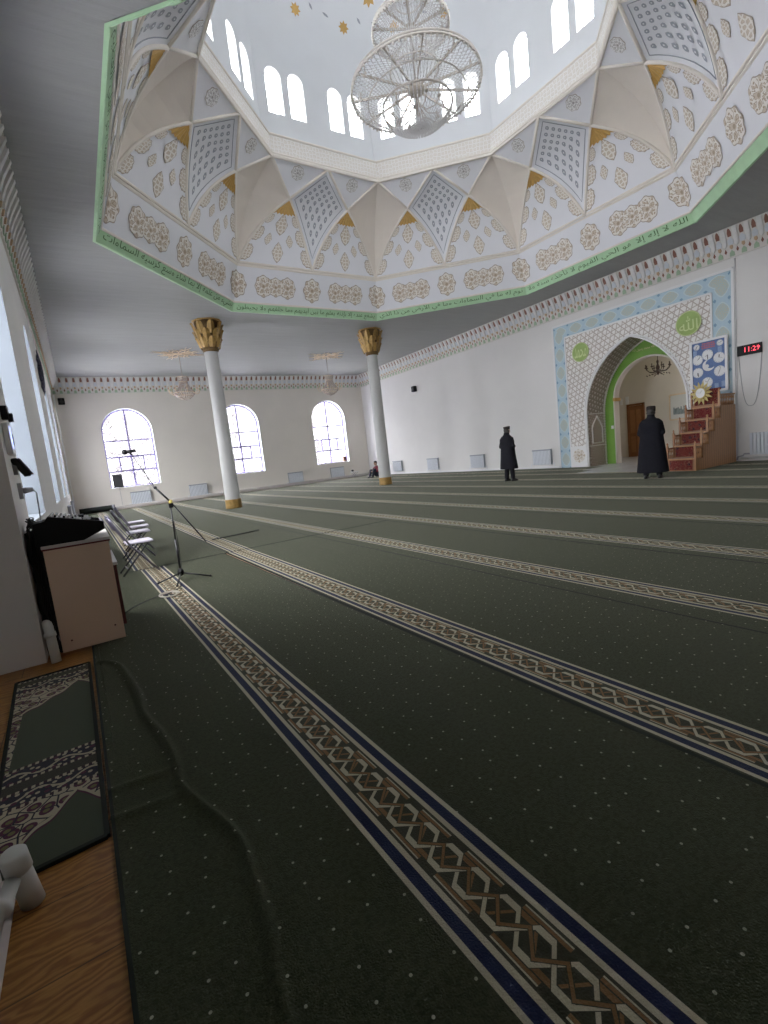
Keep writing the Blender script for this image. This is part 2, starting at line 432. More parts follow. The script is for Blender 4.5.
M['arab'] = arabesque('gilt_arabesque', (.36, .28, .20), (.58, .49, .38), (.80, .76, .70), 2.0)
M['leafarab'] = arabesque('leaf_arabesque', (.40, .33, .25), (.60, .51, .40), (.80, .76, .70), 3.0, False)
M['rose'] = arabesque('grey_rosette', (.30, .29, .29), (.60, .58, .57), (.82, .82, .82), 2.4)
M['lace'] = arabesque('lace_band', (.62, .55, .44), (.76, .72, .66), (.82, .80, .77), 9.0, False)

def girih(name, line, ground, scale, lw, boss=None):        # three families of lines crossing into stars, UV in metres
    t = NT(name); uvv, u, v = t.uv(); mk = None; hgt = None
    for k in range(3):
        a = PI * k / 3 + .26
        for off in (.18, .62):
            f = t.math('FRACT', t.math('ADD', t.math('MULTIPLY', t.math('ADD', t.math('MULTIPLY', u, math.cos(a)), t.math('MULTIPLY', v, math.sin(a))), scale), off))
            d = t.math('ABSOLUTE', t.math('SUBTRACT', f, .5))
            mk = d if mk is None else t.math('MINIMUM', mk, d)
    m = t.lt(mk, lw)
    col = t.mix(m, ground, line)
    if boss: col = t.mix(t.gt(mk, lw + .07), col, boss)
    return t.done(col, .75, 0, t.bump(mk, .5, .03), .25)
M['girih'] = girih('girih_lattice', (.47, .41, .36), (.84, .82, .80), 3.0, .046)
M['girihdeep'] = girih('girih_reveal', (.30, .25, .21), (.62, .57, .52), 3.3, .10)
M['panel'] = girih('carved_panel', (.34, .28, .23), (.56, .50, .44), 5.0, .11)

def blueborder():       # UV: x metres along, y 0..1 across
    t = NT('blue_border_tiles'); uvv, u, v = t.uv()
    f = t.math('SUBTRACT', t.math('FRACT', t.math('DIVIDE', u, .67)), .5)
    x = t.math('MULTIPLY', f, 2.15); y = t.math('MULTIPLY', t.math('SUBTRACT', v, .5), 2.35)
    r = t.math('ADD', t.math('POWER', t.math('ABSOLUTE', x), 1.5), t.math('POWER', t.math('ABSOLUTE', y), 1.5))
    nz = t.vor(t.mapping(uvv, (9, 4, 1)), 2.5, 'DISTANCE_TO_EDGE')
    med = t.mix(t.lt(nz, .16), (.50, .48, .37), (.36, .50, .54))
    bl = t.mix(t.noise(uvv, 7), (.34, .50, .60), (.45, .60, .68))
    col = t.mix(t.lt(r, .82), bl, (.52, .64, .66)); col = t.mix(t.lt(r, .66), col, med)
    cx = t.math('SUBTRACT', t.math('FRACT', t.math('ADD', t.math('DIVIDE', u, .67), .5)), .5)
    c1 = t.math('ADD', t.math('ABSOLUTE', t.math('MULTIPLY', cx, 2.2)), t.math('ABSOLUTE', t.math('SUBTRACT', t.math('ABSOLUTE', y), .8)))
    col = t.mix(t.lt(c1, .2), col, (.15, .28, .42))
    col = t.mix(t.gt(t.math('ABSOLUTE', y), 1.1), col, (.72, .76, .78))
    return t.done(col, .55, 0, None, .4)
M['blueborder'] = blueborder()

def carpetred():
    t = NT('red_stair_runner'); o = t.obj()
    vo = t.vor(o, 7, 'F1', .6, '3D'); ve = t.vor(o, 22, 'DISTANCE_TO_EDGE', 1, '3D')
    col = t.mix(t.lt(vo, .30), (.135, .010, .014), (.03, .016, .03)); col = t.mix(t.lt(ve, .07), col, (.22, .09, .06))
    return t.done(col, .95, 0, None, .1, .2)
M['redcarpet'] = carpetred()
def planks():
    t = NT('varnished_planks'); o = t.obj()
    sx = t.n('ShaderNodeSeparateXYZ'); t.put(sx.inputs[0], o)
    f = t.math('FRACT', t.math('MULTIPLY', t.math('ADD', sx.outputs[0], t.math('MULTIPLY', sx.outputs[1], .93)), 8))
    g = t.noise(t.mapping(o, (30, 30, 2)), 2, 4)
    col = t.mix(g, (.30, .135, .052), (.52, .26, .105)); col = t.mix(t.lt(f, .09), col, (.07, .027, .012))
    return t.done(col, .45, 0, None, .4)
M['planks'] = planks()
M['wood'] = plain('varnished_wood', (.31, .13, .05), .42, 0, .25, 8)
def marble():
    t = NT('grey_marble'); o = t.obj()
    n1 = t.noise(t.mapping(o, (2, 1, 1)), 2.2, 7, .65)
    return t.done(t.mix(n1, (.33, .33, .34), (.70, .70, .71)), .25, 0, None, .5)
M['marble'] = marble()
M['plaque'] = plain('yellow_green_relief', (.58, .68, .30), .6)
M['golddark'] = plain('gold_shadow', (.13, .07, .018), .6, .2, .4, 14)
M['girih_pale'] = plain('carved_pale', (.70, .66, .62), .7)
M['bronze'] = plain('dark_bronze', (.055, .032, .025), .4, .5, .2)
M['lightwood'] = plain('light_varnished_wood', (.43, .20, .075), .4, 0, .2, 10)
M['sungold'] = plain('sunburst_gold', (.60, .47, .17), .5, .2, .15, 10)
M['dialrim'] = plain('dial_rim', (.30, .38, .55), .5)
M['palblue'] = plain('pale_blue_print', (.20, .30, .52), .5, 0, .5, 40)
M['boxbrown'] = plain('brown_card', (.33, .20, .13), .8)
M['grey_lt'] = plain('light_grey_plastic', (.42, .43, .46), .45)
M['ornament'] = plain('dark_violet_paint', (.035, .03, .075), .5)
M['hairdark'] = plain('dark_hair', (.012, .010, .010), .7, 0, .3, 60)
# ------------------------------------------------------------------ dimensions (metres; camera stands near the left wall)
XL, XR, YB, YF, H = -.45, 16.36, 27.28, -9.0, 6.48
K = 1.065; CX, CY = 7.37 * K, 8.65 * K
def S(o, label, cat='structure'): return tag(o, label, cat, None, 'structure')

# ---- walls with arched openings.  fn(u, z, w): u along, z up, w into the thickness of the wall
def arch_pts(u0, u1, z0, zs, n=20, pointed=0.0):
    c = (u0 + u1) / 2; r = (u1 - u0) / 2; out = []
    for i in range(n + 1):
        u = u0 + (u1 - u0) * i / n; x = abs(u - c)
        if pointed:       # two-centred arch
            R = r + pointed; z = math.sqrt(max(0, R * R - (x + pointed) ** 2))
        else: z = math.sqrt(max(0, r * r - x * x))
        out.append((u, zs + z))
    # cosine spacing gives rounder shoulders
    return out
def arch_cos(u0, u1, zs, n=24, pointed=0.0):
    c = (u0 + u1) / 2; r = (u1 - u0) / 2; out = []
    for i in range(n + 1):
        u = c - r * math.cos(PI * i / n); x = abs(u - c); R = r + pointed
        out.append((u, zs + math.sqrt(max(0, R * R - (x + pointed) ** 2))))
    return out
def wall_mesh(mb, fn, u0, u1, zt, ops, depth, mat=0, rmat=1, uvs=False, zb=0.0):
    """ops: sorted (u0,u1,sill,spring,pointed)"""
    def q(a, b, c, d, m=mat):
        mb.quad(fn(*a), fn(*b), fn(*c), fn(*d), m, [(p[0], p[1]) for p in (a, b, c, d)] if uvs else None)
    x = u0
    for op_ in ops:
        a, b, s, zs, pt = op_[:5]; rm_ = op_[5] if len(op_) > 5 else rmat
        q((x, zb, 0), (a, zb, 0), (a, zt, 0), (x, zt, 0))
        if s > zb: q((a, zb, 0), (b, zb, 0), (b, s, 0), (a, s, 0))
        ap = arch_cos(a, b, zs, 24, pt)
        for i in range(len(ap) - 1):
            q((ap[i][0], ap[i][1], 0), (ap[i + 1][0], ap[i + 1][1], 0), (ap[i + 1][0], zt, 0), (ap[i][0], zt, 0))
        if depth:
            ring = [(a, s)] + ap + [(b, s)]
            for i in range(len(ring) - 1):
                q(ring[i] + (0,), ring[i + 1] + (0,), ring[i + 1] + (depth,), ring[i] + (depth,), rm_)
            if s > zb: q((a, s, 0), (b, s, 0), (b, s, depth), (a, s, depth), rmat)
        x = b
    q((x, zb, 0), (u1, zb, 0), (u1, zt, 0), (x, zt, 0))

WIN_B = [(1.31, 3.60, 1.09, 3.84, 0), (6.96, 9.25, 1.09, 3.84, 0), (12.62, 14.91, 1.09, 3.84, 0)]
fb = lambda u, z, w: (u, YB + w, z)
mb = MB(); wall_mesh(mb, fb, XL, XR, H + .3, WIN_B, .5)
S(mb.build('wall_back', [M['wallback'], M['reveal']]), 'far cream wall with three arched windows in a row', 'wall')
WIN_L = [(5.62, 8.05, 1.09, 3.75, 0), (11.84, 14.15, 1.09, 3.75, 0), (17.6, 19.95, 1.09, 3.75, 0), (23.1, 25.4, 1.09, 3.75, 0)]
fl = lambda u, z, w: (XL - w, u, z)
WIN_H = [(-6.9, -4.55, 1.09, 3.75, 0)]  # unseen window added behind the viewer to light the niche wall
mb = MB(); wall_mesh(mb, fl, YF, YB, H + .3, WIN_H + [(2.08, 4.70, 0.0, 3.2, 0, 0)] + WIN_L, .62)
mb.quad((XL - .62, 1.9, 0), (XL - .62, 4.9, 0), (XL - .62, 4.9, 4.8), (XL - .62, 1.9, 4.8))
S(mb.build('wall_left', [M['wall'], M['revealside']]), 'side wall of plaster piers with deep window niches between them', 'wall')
ARCH = (7.51, 11.04, 0.0, 1.92, .84)
fr = lambda u, z, w: (XR + w, u, z)
mb = MB(); wall_mesh(mb, fr, YF, YB, H + .3, [ARCH], 0)
S(mb.build('wall_right', [M['wall'], M['reveal']]), 'long plain off-white wall holding the arched prayer niche', 'wall')
mb = MB(); mb.quad((XL, YF, 0), (XR, YF, 0), (XR, YF, H + .3), (XL, YF, H + .3))
S(mb.build('wall_front', M['wallrear']), 'plain wall closing the hall behind the viewer', 'wall')
# ---- floor and ground
mb = MB(); mb.box((XL - .75, YF, -.06), (XR + .02, YB, 0.0))
S(mb.build('floor', M['parquet']), 'brown oak-grain parquet floor showing beside the carpet', 'floor')
mb = MB(); mb.quad((-60, -40, -1.2), (70, -40, -1.2), (70, 90, -1.2), (-60, 90, -1.2))
S(mb.build('ground', M['snow']), 'pale ground outside the windows', 'ground')
# ---- ceiling with octagonal opening
A0 = 6.75; A1 = 6.61; Z1 = H + .24; A2 = 6.23; Z2 = 7.795; A3 = 4.335; Z3 = 10.089; RM = 5.24; ZM = 9.451; Z4 = 10.665; A5 = 4.58; Z5 = 13.22
T8 = math.tan(PI / 8); C8 = math.cos(PI / 8)
def ov(a, k, z):      # octagon vertex k (k=0 at 22.5 degrees)
    t = PI / 8 + k * PI / 4; return (CX + a / C8 * math.cos(t), CY + a / C8 * math.sin(t), z)
mb = MB()
oc = [ov(A0, k, H) for k in range(8)]
x0, x1 = XL - .05, XR + .05; y0, y1 = YF, YB + .05
k0 = oc  # 0:(E+ up) ... order counterclockwise from +22.5
mb.poly([(x1, oc[7][1], H), (x1, oc[0][1], H), oc[0], oc[7]])
mb.poly([(x1, oc[0][1], H), (x1, y1, H), (oc[1][0], y1, H), oc[1], oc[0]])
mb.poly([oc[2], oc[1], (oc[1][0], y1, H), (oc[2][0], y1, H)])
mb.poly([(x0, y1, H), (x0, oc[3][1], H), oc[3], oc[2], (oc[2][0], y1, H)])
mb.poly([(x0, oc[3][1], H), (x0, oc[4][1], H), oc[4], oc[3]])
mb.poly([(x0, oc[4][1], H), (x0, y0, H), (oc[5][0], y0, H), oc[5], oc[4]])
mb.poly([oc[5], (oc[5][0], y0, H), (oc[6][0], y0, H), oc[6]])
mb.poly([oc[6], (oc[6][0], y0, H), (x1, y0, H), (x1, oc[7][1], H), oc[7]])
S(mb.build('ceiling', M['ceil']), 'flat grey ceiling around the octagonal dome opening', 'ceiling')

# ---- windows: frames, casement and pane, one object each
def lower_window(n, fn, op, wd, label, gl='glasslow'):
    a, b, s, zs, _ = op; r = (b - a) / 2; c = (a + b) / 2
    mb = MB()
    def bar(p, q, t): mb.bar(fn(p[0], p[1], wd), fn(q[0], q[1], wd), t, t)
    ap = arch_cos(a + .03, b - .03, zs, 24)
    mb.tube([fn(u, z, wd) for u, z in [(a + .03, s + .03)] + ap + [(b - .03, s + .03)]], .05, 4, closed=True, smooth=False)
    bar((c, s), (c, zs + r), .075)
    for z in (s + .80, s + 1.52, zs - .42): bar((a, z), (b, z), .065)
    w = S(mb.build('window_%d' % n, M['frame']), label, 'window')
    mb = MB()
    for p, q in (((c - .55, s + .82), (c + .55, s + .82)), ((c - .55, s + 1.5), (c + .55, s + 1.5)), ((c - .55, s + .8), (c - .55, s + 1.52)), ((c + .55, s + .8), (c + .55, s + 1.52)), ((c, s + .8), (c, s + 1.52))):
        mb.bar(fn(p[0], p[1], wd - .03), fn(q[0], q[1], wd - .03), .13, .06)
    mb.build('casement', M['frame'], w)
    mb = MB(); ring = [(a, s)] + arch_cos(a, b, zs, 24) + [(b, s)]
    mb.poly([fn(u, z, wd + .02) for u, z in ring])
    mb.build('pane', M[gl], w)
    return w
wl = ['arched window of the far wall with a black box on its sill', 'arched far-wall window partly hidden by the thick white column', 'arched far-wall window next to the corner, small box on its sill']
n = 1
for op, lb in zip(WIN_B, wl): lower_window(n, fb, op, .32, lb); n += 1
for op, lb in zip(WIN_L + WIN_H, ['window niche of the side wall beside the desk', 'window niche after the pier with the dark ornament', 'third window niche along the side wall', 'window niche of the side wall next to the far corner', 'unseen side-wall window added behind the viewer for light']):
    lower_window(n, fl, op, .55, lb, 'glassside'); n += 1

# ---- dome: fascia, cove, star vault, band, drum and shell
def strip(mb, ap, zp, aq, zq, mat=0, uvscale=1.0):
    for k in range(8):
        p, q = ov(ap, k, zp), ov(ap, k + 1, zp); r_, s_ = ov(aq, k + 1, zq), ov(aq, k, zq)
        L = 2 * ap * T8; hh = math.hypot(ap - aq, zq - zp)
        mb.quad(p, q, r_, s_, mat, [(k * L * uvscale, 0), ((k + 1) * L * uvscale, 0), ((k + 1) * L * uvscale, hh * uvscale), (k * L * uvscale, hh * uvscale)])
mb = MB(); strip(mb, A0, H - .015, A1, Z1); strip(mb, A0, H - .015, A0 + .05, H - .015)
for k in range(8):       # knobbly lip along the lower edge
    p, q = V3(ov(A0, k, H)), V3(ov(A0, k + 1, H))
    mb.tube([p.lerp(q, i / 60) + V3((0, 0, random.uniform(-.008, .008))) for i in range(61)], [random.uniform(.012, .026) for i in range(61)], 5)
t1 = S(mb.build('trim_1', M['green']), 'mint green octagonal fascia band with dark green script', 'trim')
VERSE = ['الله لا إله إلا هو الحي القيوم لا تأخذه سنة ولا', 'نوم له ما في السماوات وما في الأرض من ذا الذي', 'يشفع عنده إلا بإذنه يعلم ما بين أيديهم وما خلفهم ولا يحيطون', 'بشيء من علمه إلا بما شاء وسع كرسيه السماوات', 'والأرض ولا يؤوده حفظهما وهو العلي العظيم']
for j, k in enumerate((7, 0, 1, 2, 3)):      # sides follow each other anticlockwise, read from right to left
    p, q = V3(ov(A0 - .075, k, 0)), V3(ov(A0 - .075, k + 1, 0)); mid = (p + q) / 2; d = (p - q).normalized(); nn = (V3((CX, CY, 0)) - mid).normalized()
    mb = MB(); put_text(mb, shape_arabic(VERSE[j]), lambda x, y: mid + d * x + V3((0, 0, H + .115 + y)) + nn * (.014 + y * .57), (p - q).length * .96, .225)
    mb.build('lettering', M['ink'], t1)
mb = MB(); strip(mb, A1, Z1, A2, Z2)
cove = S(mb.build('cove_ceiling', M['vault']), 'white sloping octagonal cove with a row of gilt medallions', 'ceiling')
def cove_pt(k, x, t, off):
    a = A1 + (A2 - A1) * t; half = a * T8
    if x > half: k += 1; x -= 2 * half
    elif x < -half: k -= 1; x += 2 * half
    th = k * PI / 4; a -= off * .93; z = Z1 + (Z2 - Z1) * t - off * .35
    return (CX + a * math.cos(th) - x * math.sin(th), CY + a * math.sin(th) + x * math.cos(th), z)
def plate(mb, fn, outline, rings=(1.0, .93), mats=(0, 1), off=(.012, .02)):
    """outline: list of (x, y); fn(x, y, offset) -> point; dark rim then patterned field."""
    n = len(outline); xm = max(abs(p[0]) for p in outline); ym = max(abs(p[1]) for p in outline); sc_ = max(xm, ym)
    for s_, m, o in zip(rings, mats, off):
        pts = [fn(0, 0, o)] + [fn(x * s_ * .5, y * s_ * .5, o) for x, y in outline] + [fn(x * s_, y * s_, o) for x, y in outline]
        uv = [(0, 0)] + [(x * s_ * .5 / sc_, y * s_ * .5 / sc_) for x, y in outline] + [(x * s_ / sc_, y * s_ / sc_) for x, y in outline]
        f = [(0, 1 + i, 1 + (i + 1) % n) for i in range(n)] + [(1 + i, 1 + n + i, 1 + n + (i + 1) % n, 1 + (i + 1) % n) for i in range(n)]
        mb.add(pts, f, m, uv)
def lobed(rx, ry, lobes=8, amp=.07, n=48):
    return [(rx * math.cos(a) * (1 + amp * math.cos(lobes * a)), ry * math.sin(a) * (1 + amp * math.cos(lobes * a))) for a in [2 * PI * i / n for i in range(n)]]
def leafshape(w, h, n=28, pts=.78, sc_=0.05):
    out = []
    for i in range(n):
        f = 4 * i / n; q = -1 + (f if f <= 2 else 4 - f); sg = 1 if f <= 2 else -1
        out.append((sg * w * max(0.0, 1 - abs(q) ** 1.7) * (1 + .07 * math.cos(q * 9)), h * q))
    return out
def cartouche(L, R):
    out = []
    n = 60
    for i in range(n):
        a = 2 * PI * i / n
        best = 0; dx, dy = math.cos(a), math.sin(a)
        for cx_, rr in ((0, R * .9), (L * .58, R * .93), (-L * .58, R * .93)):
            bq = dx * cx_; disc = bq * bq - (cx_ * cx_ - rr * rr)
            if disc > 0: best = max(best, bq + math.sqrt(disc))
        out.append((dx * best, dy * best))
    return out
hw = math.hypot(A1 - A2, Z2 - Z1)
for k in range(8):
    L = (A1 + A2) * T8
    for x, sh, nm in ((0, lobed(.32, .37), 'round_medallion'), (L / 2, lobed(.33, .38), 'round_medallion'), (L / 4, None, 'cartouche_medallion'), (-L / 4, None, 'cartouche_medallion')):
        mb = MB()
        if sh:
            plate(mb, lambda u, v, o: cove_pt(k, x + u, .47 + v / hw, o), sh, mats=(0, 1))
        else:
            for q in (-1, 0, 1):      # three linked roundels
                plate(mb, lambda u, v, o: cove_pt(k, x + q * .42 + u, .47 + v / hw, o + .004 * (q == 0)), lobed(.285 if q else .27, .33 if q else .29, 8, .05), mats=(0, 1))
        mb.build(nm, [M['rimdark'], M['arab']], cove)
# mouldings
mb = MB()
for a, z, r_ in ((A2 + .03, Z2 - .03, .05), (A2 - .02, Z2 + .03, .035), (A1 - .005, Z1 + .005, .03)):
    mb.tube([ov(a, k, z) for k in range(8)], r_, 6, closed=True, smooth=False)
S(mb.build('trim_2', M['cream']), 'cream moulding between the medallion cove and the star vault', 'trim')
# star vault
def kp(a, k, z):      # sixteen points: even k = middle of a side, odd k = corner
    r_ = a if k % 2 == 0 else a / C8; t = k * PI / 8
    return V3((CX + r_ * math.cos(t), CY + r_ * math.sin(t), z))
def PB_(k): return kp(A2, k, Z2)
def PT_(k): return kp(A3, k, Z3)
def ND(k):
    t = (k + .5) * PI / 8; return V3((CX + RM * math.cos(t), CY + RM * math.sin(t), ZM))
def outw(p): d = V3((p[0] - CX, p[1] - CY, 0)); return d.normalized()
def edge(k, kn, t):     # curved rib from foot k to node kn
    a, b = PB_(k), ND(kn); c = a.lerp(b, .36); c.z = a.z + (b.z - a.z) * .66; c += outw(c) * .06
    return bez(a, c, b, t)
def low_tri(k):
    def f(s_, t): return edge(k, k, t).lerp(edge(k + 1, k, t), s_)
    return f
def kite(k, dep, crease):
    def f(s_, h):
        sh = (1 - abs(2 * s_ - 1)) if crease else 4 * s_ * (1 - s_)
        if h < .5:
            t = 2 * h; p = edge(k, k - 1, t).lerp(edge(k, k, t), s_); d = dep * t * sh
        else:
            t = 2 * h - 1; p = ND(k - 1).lerp(PT_(k), t).lerp(ND(k).lerp(PT_(k), t), s_); d = dep * (1 - t) ** .7 * sh
        return p + outw(p) * d + V3((0, 0, d * .6))
    return f
vault = MB(); tan = MB()
for k in range(16):
    f = low_tri(k)
    vault.grid(lambda s_, t: f(s_, t * .999), 6, 12, 0)
    a, b, c = PT_(k), PT_(k + 1), ND(k)
    vault.poly([a, b, c], 0)
    if k % 2: g = kite(k, .30, True); tan.grid(lambda s_, t: g(s_, .0005 + t * .999), 8, 16, 0, None, False)
    else:
        g = kite(k, .10, False); vault.grid(lambda s_, t: g(s_, .0005 + t * .999), 8, 16, 0)
vt = S(vault.build('vault_ceiling', M['vault']), 'star-shaped vault of white facets rising to the dome', 'ceiling')
tan.build('fold', M['tan'], vt)
def on_patch(f, s0, t0, H_=None, ptflip=1):
    """metric frame on a patch around (s0,t0)."""
    e = 1e-3; p0 = V3(f(s0, t0))
    ds = (V3(f(s0 + e, t0)) - V3(f(s0 - e, t0))) / (2 * e); dt = (V3(f(s0, t0 + e)) - V3(f(s0, t0 - e))) / (2 * e)
    ls, lt = max(ds.length, 1e-3), max(dt.length, 1e-3); nn = ds.cross(dt).normalized()
    cen = V3((CX, CY, p0.z)) - p0
    if nn.dot(cen) < 0: nn = -nn
    def g(x, y, o):
        return V3(f(min(1.02, max(-.02, s0 + x / ls)), min(.999, max(0.0, t0 + y / lt)))) + nn * o
    return g
for k in range(16):
    f = low_tri(k)
    mb = MB()
    W = (PB_(k) - PB_(k + 1)).length
    for s0, t0, w_, h_ in ((.5, .60, .155, .27), (.30, .37, .095, .16), (.70, .37, .095, .16), (.5, .20, .15, .26)):
        plate(mb, on_patch(f, s0, t0), leafshape(w_ * 1.22, h_ * 1.2), (1.0, .92), (0, 1), (.010, .018))
    for s0, t0, w_, h_ in ((.05, .16, .19, .27), (.95, .16, .19, .27), (.07, .43, .17, .25), (.93, .43, .17, .25), (.10, .66, .11, .17), (.90, .66, .11, .17)):
        g = on_patch(f, s0, t0); sg = 1 if s0 < .5 else -1
        # half-lobed ornament hugging the rib, clipped at the rib edge
        o_ = [(max(-s0 * W * (1 - t0) * .8, x) if sg > 0 else min((1 - s0) * W * (1 - t0) * .8, x), y) for x, y in lobed(w_, h_, 10, .05, 40)]
        plate(mb, g, o_, (1.0, .9), (0, 1), (.010, .018))
    mb.build('leaf_ornament', [M['rimdark'], M['leafarab']], vt)
    # ochre fan in the apex
    mb = MB(); ap = ND(k)
    for j in range(7):
        s0, s1 = j / 7, (j + 1) / 7
        t_end = lambda s_: .775 - .02 * math.sin(PI * s_)
        pa, pb = V3(f(s0, t_end(s0))), V3(f(s1, t_end(s1))); pm = (pa + pb) / 2; inn = -outw(pm)
        pm = V3(f((s0 + s1) / 2, t_end(.5) - .03)) + inn * .05
        mb.add([ap + inn * .02, pa + inn * .012, pm, pb + inn * .012], [(0, 1, 2), (0, 2, 3)], 0)
    mb.build('apex_fan', M['fan'], vt)
    # rosette in the upper triangle
    a, b, c = PT_(k), PT_(k + 1), ND(k); cen = a * .36 + b * .36 + c * .28
    e1 = (b - a).normalized(); nn = (b - a).cross(c - a).normalized()
    if nn.dot(V3((CX, CY, cen.z)) - cen) < 0: nn = -nn
    e2 = nn.cross(e1)
    mb = MB(); plate(mb, lambda x, y, o: cen + e1 * x + e2 * y + nn * o, lobed(.195, .195, 8, .06), (1.0, .94), (0, 1), (.01, .018))
    mb.build('rosette', [M['rimdark'], M['rose']], vt)
    if k % 2 == 0:      # lattice of little flowers in the mid-side kites
        g = kite(k, .10, False); mb = MB()
        def ab(a_, b_):
            h = (a_ + b_) / 2; s_ = b_ / (a_ + b_) if h < .5 else (1 - a_) / max(1e-6, 2 - a_ - b_)
            return (s_, min(.998, max(.002, h)))
        def kp_(a_, b_, o=.012):
            s_, h = ab(a_, b_); p = V3(g(s_, h)); return p - outw(p) * o - V3((0, 0, o * .5))
        N_ = 6
        for i in range(N_):
            for j in range(N_):
                a_, b_ = .15 + .72 * (i + .5) / N_, .15 + .72 * (j + .5) / N_; d = .036
                pts = [kp_(a_ + d * dx, b_ + d * dy, .016) for dx, dy in ((-1, -.6), (-.4, -1), (.5, -.9), (1, -.2), (.7, .8), (-.2, 1), (-.9, .5))]
                mb.poly(pts, 0)
                mb.poly([kp_(a_ + d * .25 * dx, b_ + d * .25 * dy, .02) for dx, dy in ((-1, -1), (1, -1), (1, 1), (-1, 1))], 1)
        lo, hi = .09, .91
        loop = [(lo, lo + (hi - lo) * i / 8) for i in range(8)] + [(lo + (hi - lo) * i / 8, hi) for i in range(8)] + [(hi, hi - (hi - lo) * i / 8) for i in range(8)] + [(hi - (hi - lo) * i / 8, lo) for i in range(8)]
        mb.tube([kp_(a_, b_, .008) for a_, b_ in loop], .012, 4, 0, True)
        mb.build('flower_lattice', [M['raddark'], M['vault']], vt)
mb = MB()
for k in range(16):
    for kk in (k, k + 1): mb.tube([edge(kk, k, i / 12) - outw(ND(k)) * .01 for i in range(13)], .042, 6)
    mb.tube([ND(k), PT_(k)], .042, 6); mb.tube([ND(k), PT_(k + 1)], .042, 6)
mb.build('rib', M['cream'], vt)
mb = MB()
for a, z, r_ in ((A3, Z3, .055), (A3 - .03, Z3 + .06, .03), (A3, Z4, .035)):
    mb.tube([ov(a, k, z) for k in range(8)], r_, 6, closed=True, smooth=False)
mb_ = MB(); strip(mb_, A3, Z3, A3, Z4, 0, 1.0); strip(mb_, A3, Z4, A5 + .02, Z4, 0)
t3 = S(mb_.build('trim_3', M['lace']), 'lace-patterned gilt band ringing the base of the dome drum', 'trim')
mb.build('moulding', M['cream'], t3)
# drum sides with four windows each
mb = MB()
DW = [-1.35, -.65, .65, 1.35]
def dfn(k):
    th = k * PI / 4
    return lambda u, z, w: (CX + (A5 + w) * math.cos(th) - u * math.sin(th), CY + (A5 + w) * math.sin(th) + u * math.cos(th), z)
half = A5 * T8
for k in range(8):
    mb.M = Matrix.Identity(4)
    wall_mesh(mb, lambda u, z, w, f=dfn(k): f(u, z, w), -half, half, Z5, [(c - .24, c + .24, Z4 + .77, Z4 + 1.77, 0) for c in DW], .32, 0, 1, False, Z4)
S(mb.build('drum_wall', [M['dome'], M['white']]), 'white octagonal drum wall pierced by pairs of arched windows', 'wall')
SIDE = ['far right', 'far corner', 'far', 'far left', 'left', 'near left', 'near', 'near right']
for k in range(8):
    f = dfn(k)
    for c in DW:
        mb = MB(); a, b, s_, zs = c - .24, c + .24, Z4 + .77, Z4 + 1.77
        mb.tube([f(u, z, .26) for u, z in [(a + .01, s_ + .01)] + arch_cos(a + .01, b - .01, zs, 14) + [(b - .01, s_ + .01)]], .022, 4, closed=True, smooth=False)
        w = S(mb.build('window_%d' % n, M['framew']), 'small arched window of the dome drum', 'window'); n += 1
        w['group'] = 'small arched windows around the dome drum'
        mb = MB(); mb.poly([f(u, z, .27) for u, z in [(a, s_)] + arch_cos(a, b, zs, 14) + [(b, s_)]]); mb.build('pane', M['glass'], w)
# dome shell
mb = MB(); NR = 12; NA = 96
def dome_r(th, t):
    oct_ = A5 / math.cos((th + PI / 8) % (PI / 4) - PI / 8)
    b = min(1, t * 3.0); R = oct_ * (1 - b) + 4.71 * b
    return R
def dome_pt(th, t, off=0.0):
    ph = t * PI / 2; R = dome_r(th, t) - off
    return V3((CX + R * math.cos(ph) * math.cos(th), CY + R * math.cos(ph) * math.sin(th), Z5 + (4.15 - off) * math.sin(ph)))
mb.grid(lambda u, v: dome_pt(u * 2 * PI, min(v, .9999)), NA, NR * 2)
dm = S(mb.build('dome_ceiling', M['dome']), 'pale inner shell of the dome painted with gold stars', 'ceiling')
def star(mb, th, t, r_, spikes=8, inner=.62):
    p = dome_pt(th, t, .015); q = dome_pt(th + .01, t, .015); w = dome_pt(th, t + .01, .015)
    e1 = (q - p).normalized(); e2 = (w - p).normalized()
    mb.poly([tuple(p + (e1 * math.cos(a) + e2 * math.sin(a)) * r_ * (1 if i % 2 == 0 else inner)) for i, a in [(i, PI * i / spikes) for i in range(2 * spikes)]])
def leaf(mb, th, t, L, W, ang):
    p = dome_pt(th, t, .012); q = dome_pt(th + .01, t, .012); w = dome_pt(th, t + .01, .012)
    e1 = (q - p).normalized(); e2 = (w - p).normalized(); d = e1 * math.cos(ang) + e2 * math.sin(ang); s_ = e1 * -math.sin(ang) + e2 * math.cos(ang)
    mb.poly([tuple(p + d * x * L + s_ * y * W) for x, y in ((-1, 0), (-.4, .8), (.3, .9), (1, 0), (.3, -.9), (-.4, -.8))])
R_ = math.radians
for i in range(18):
    mb = MB(); star(mb, R_(95.5 + 20 * i), .18, .17); mb.build('gold_star', M['fan'], dm)
    mb = MB(); star(mb, R_(85.0 + 20 * i), .29, .23); mb.build('gold_star', M['fan'], dm)
for i in range(18):
    mb = MB(); leaf(mb, R_(89.2 + 20 * i), .215, .09, .035, .9); leaf(mb, R_(83 + 20 * i), .205, .11, .035, .35); mb.build('small_leaf', M['raddark'], dm)

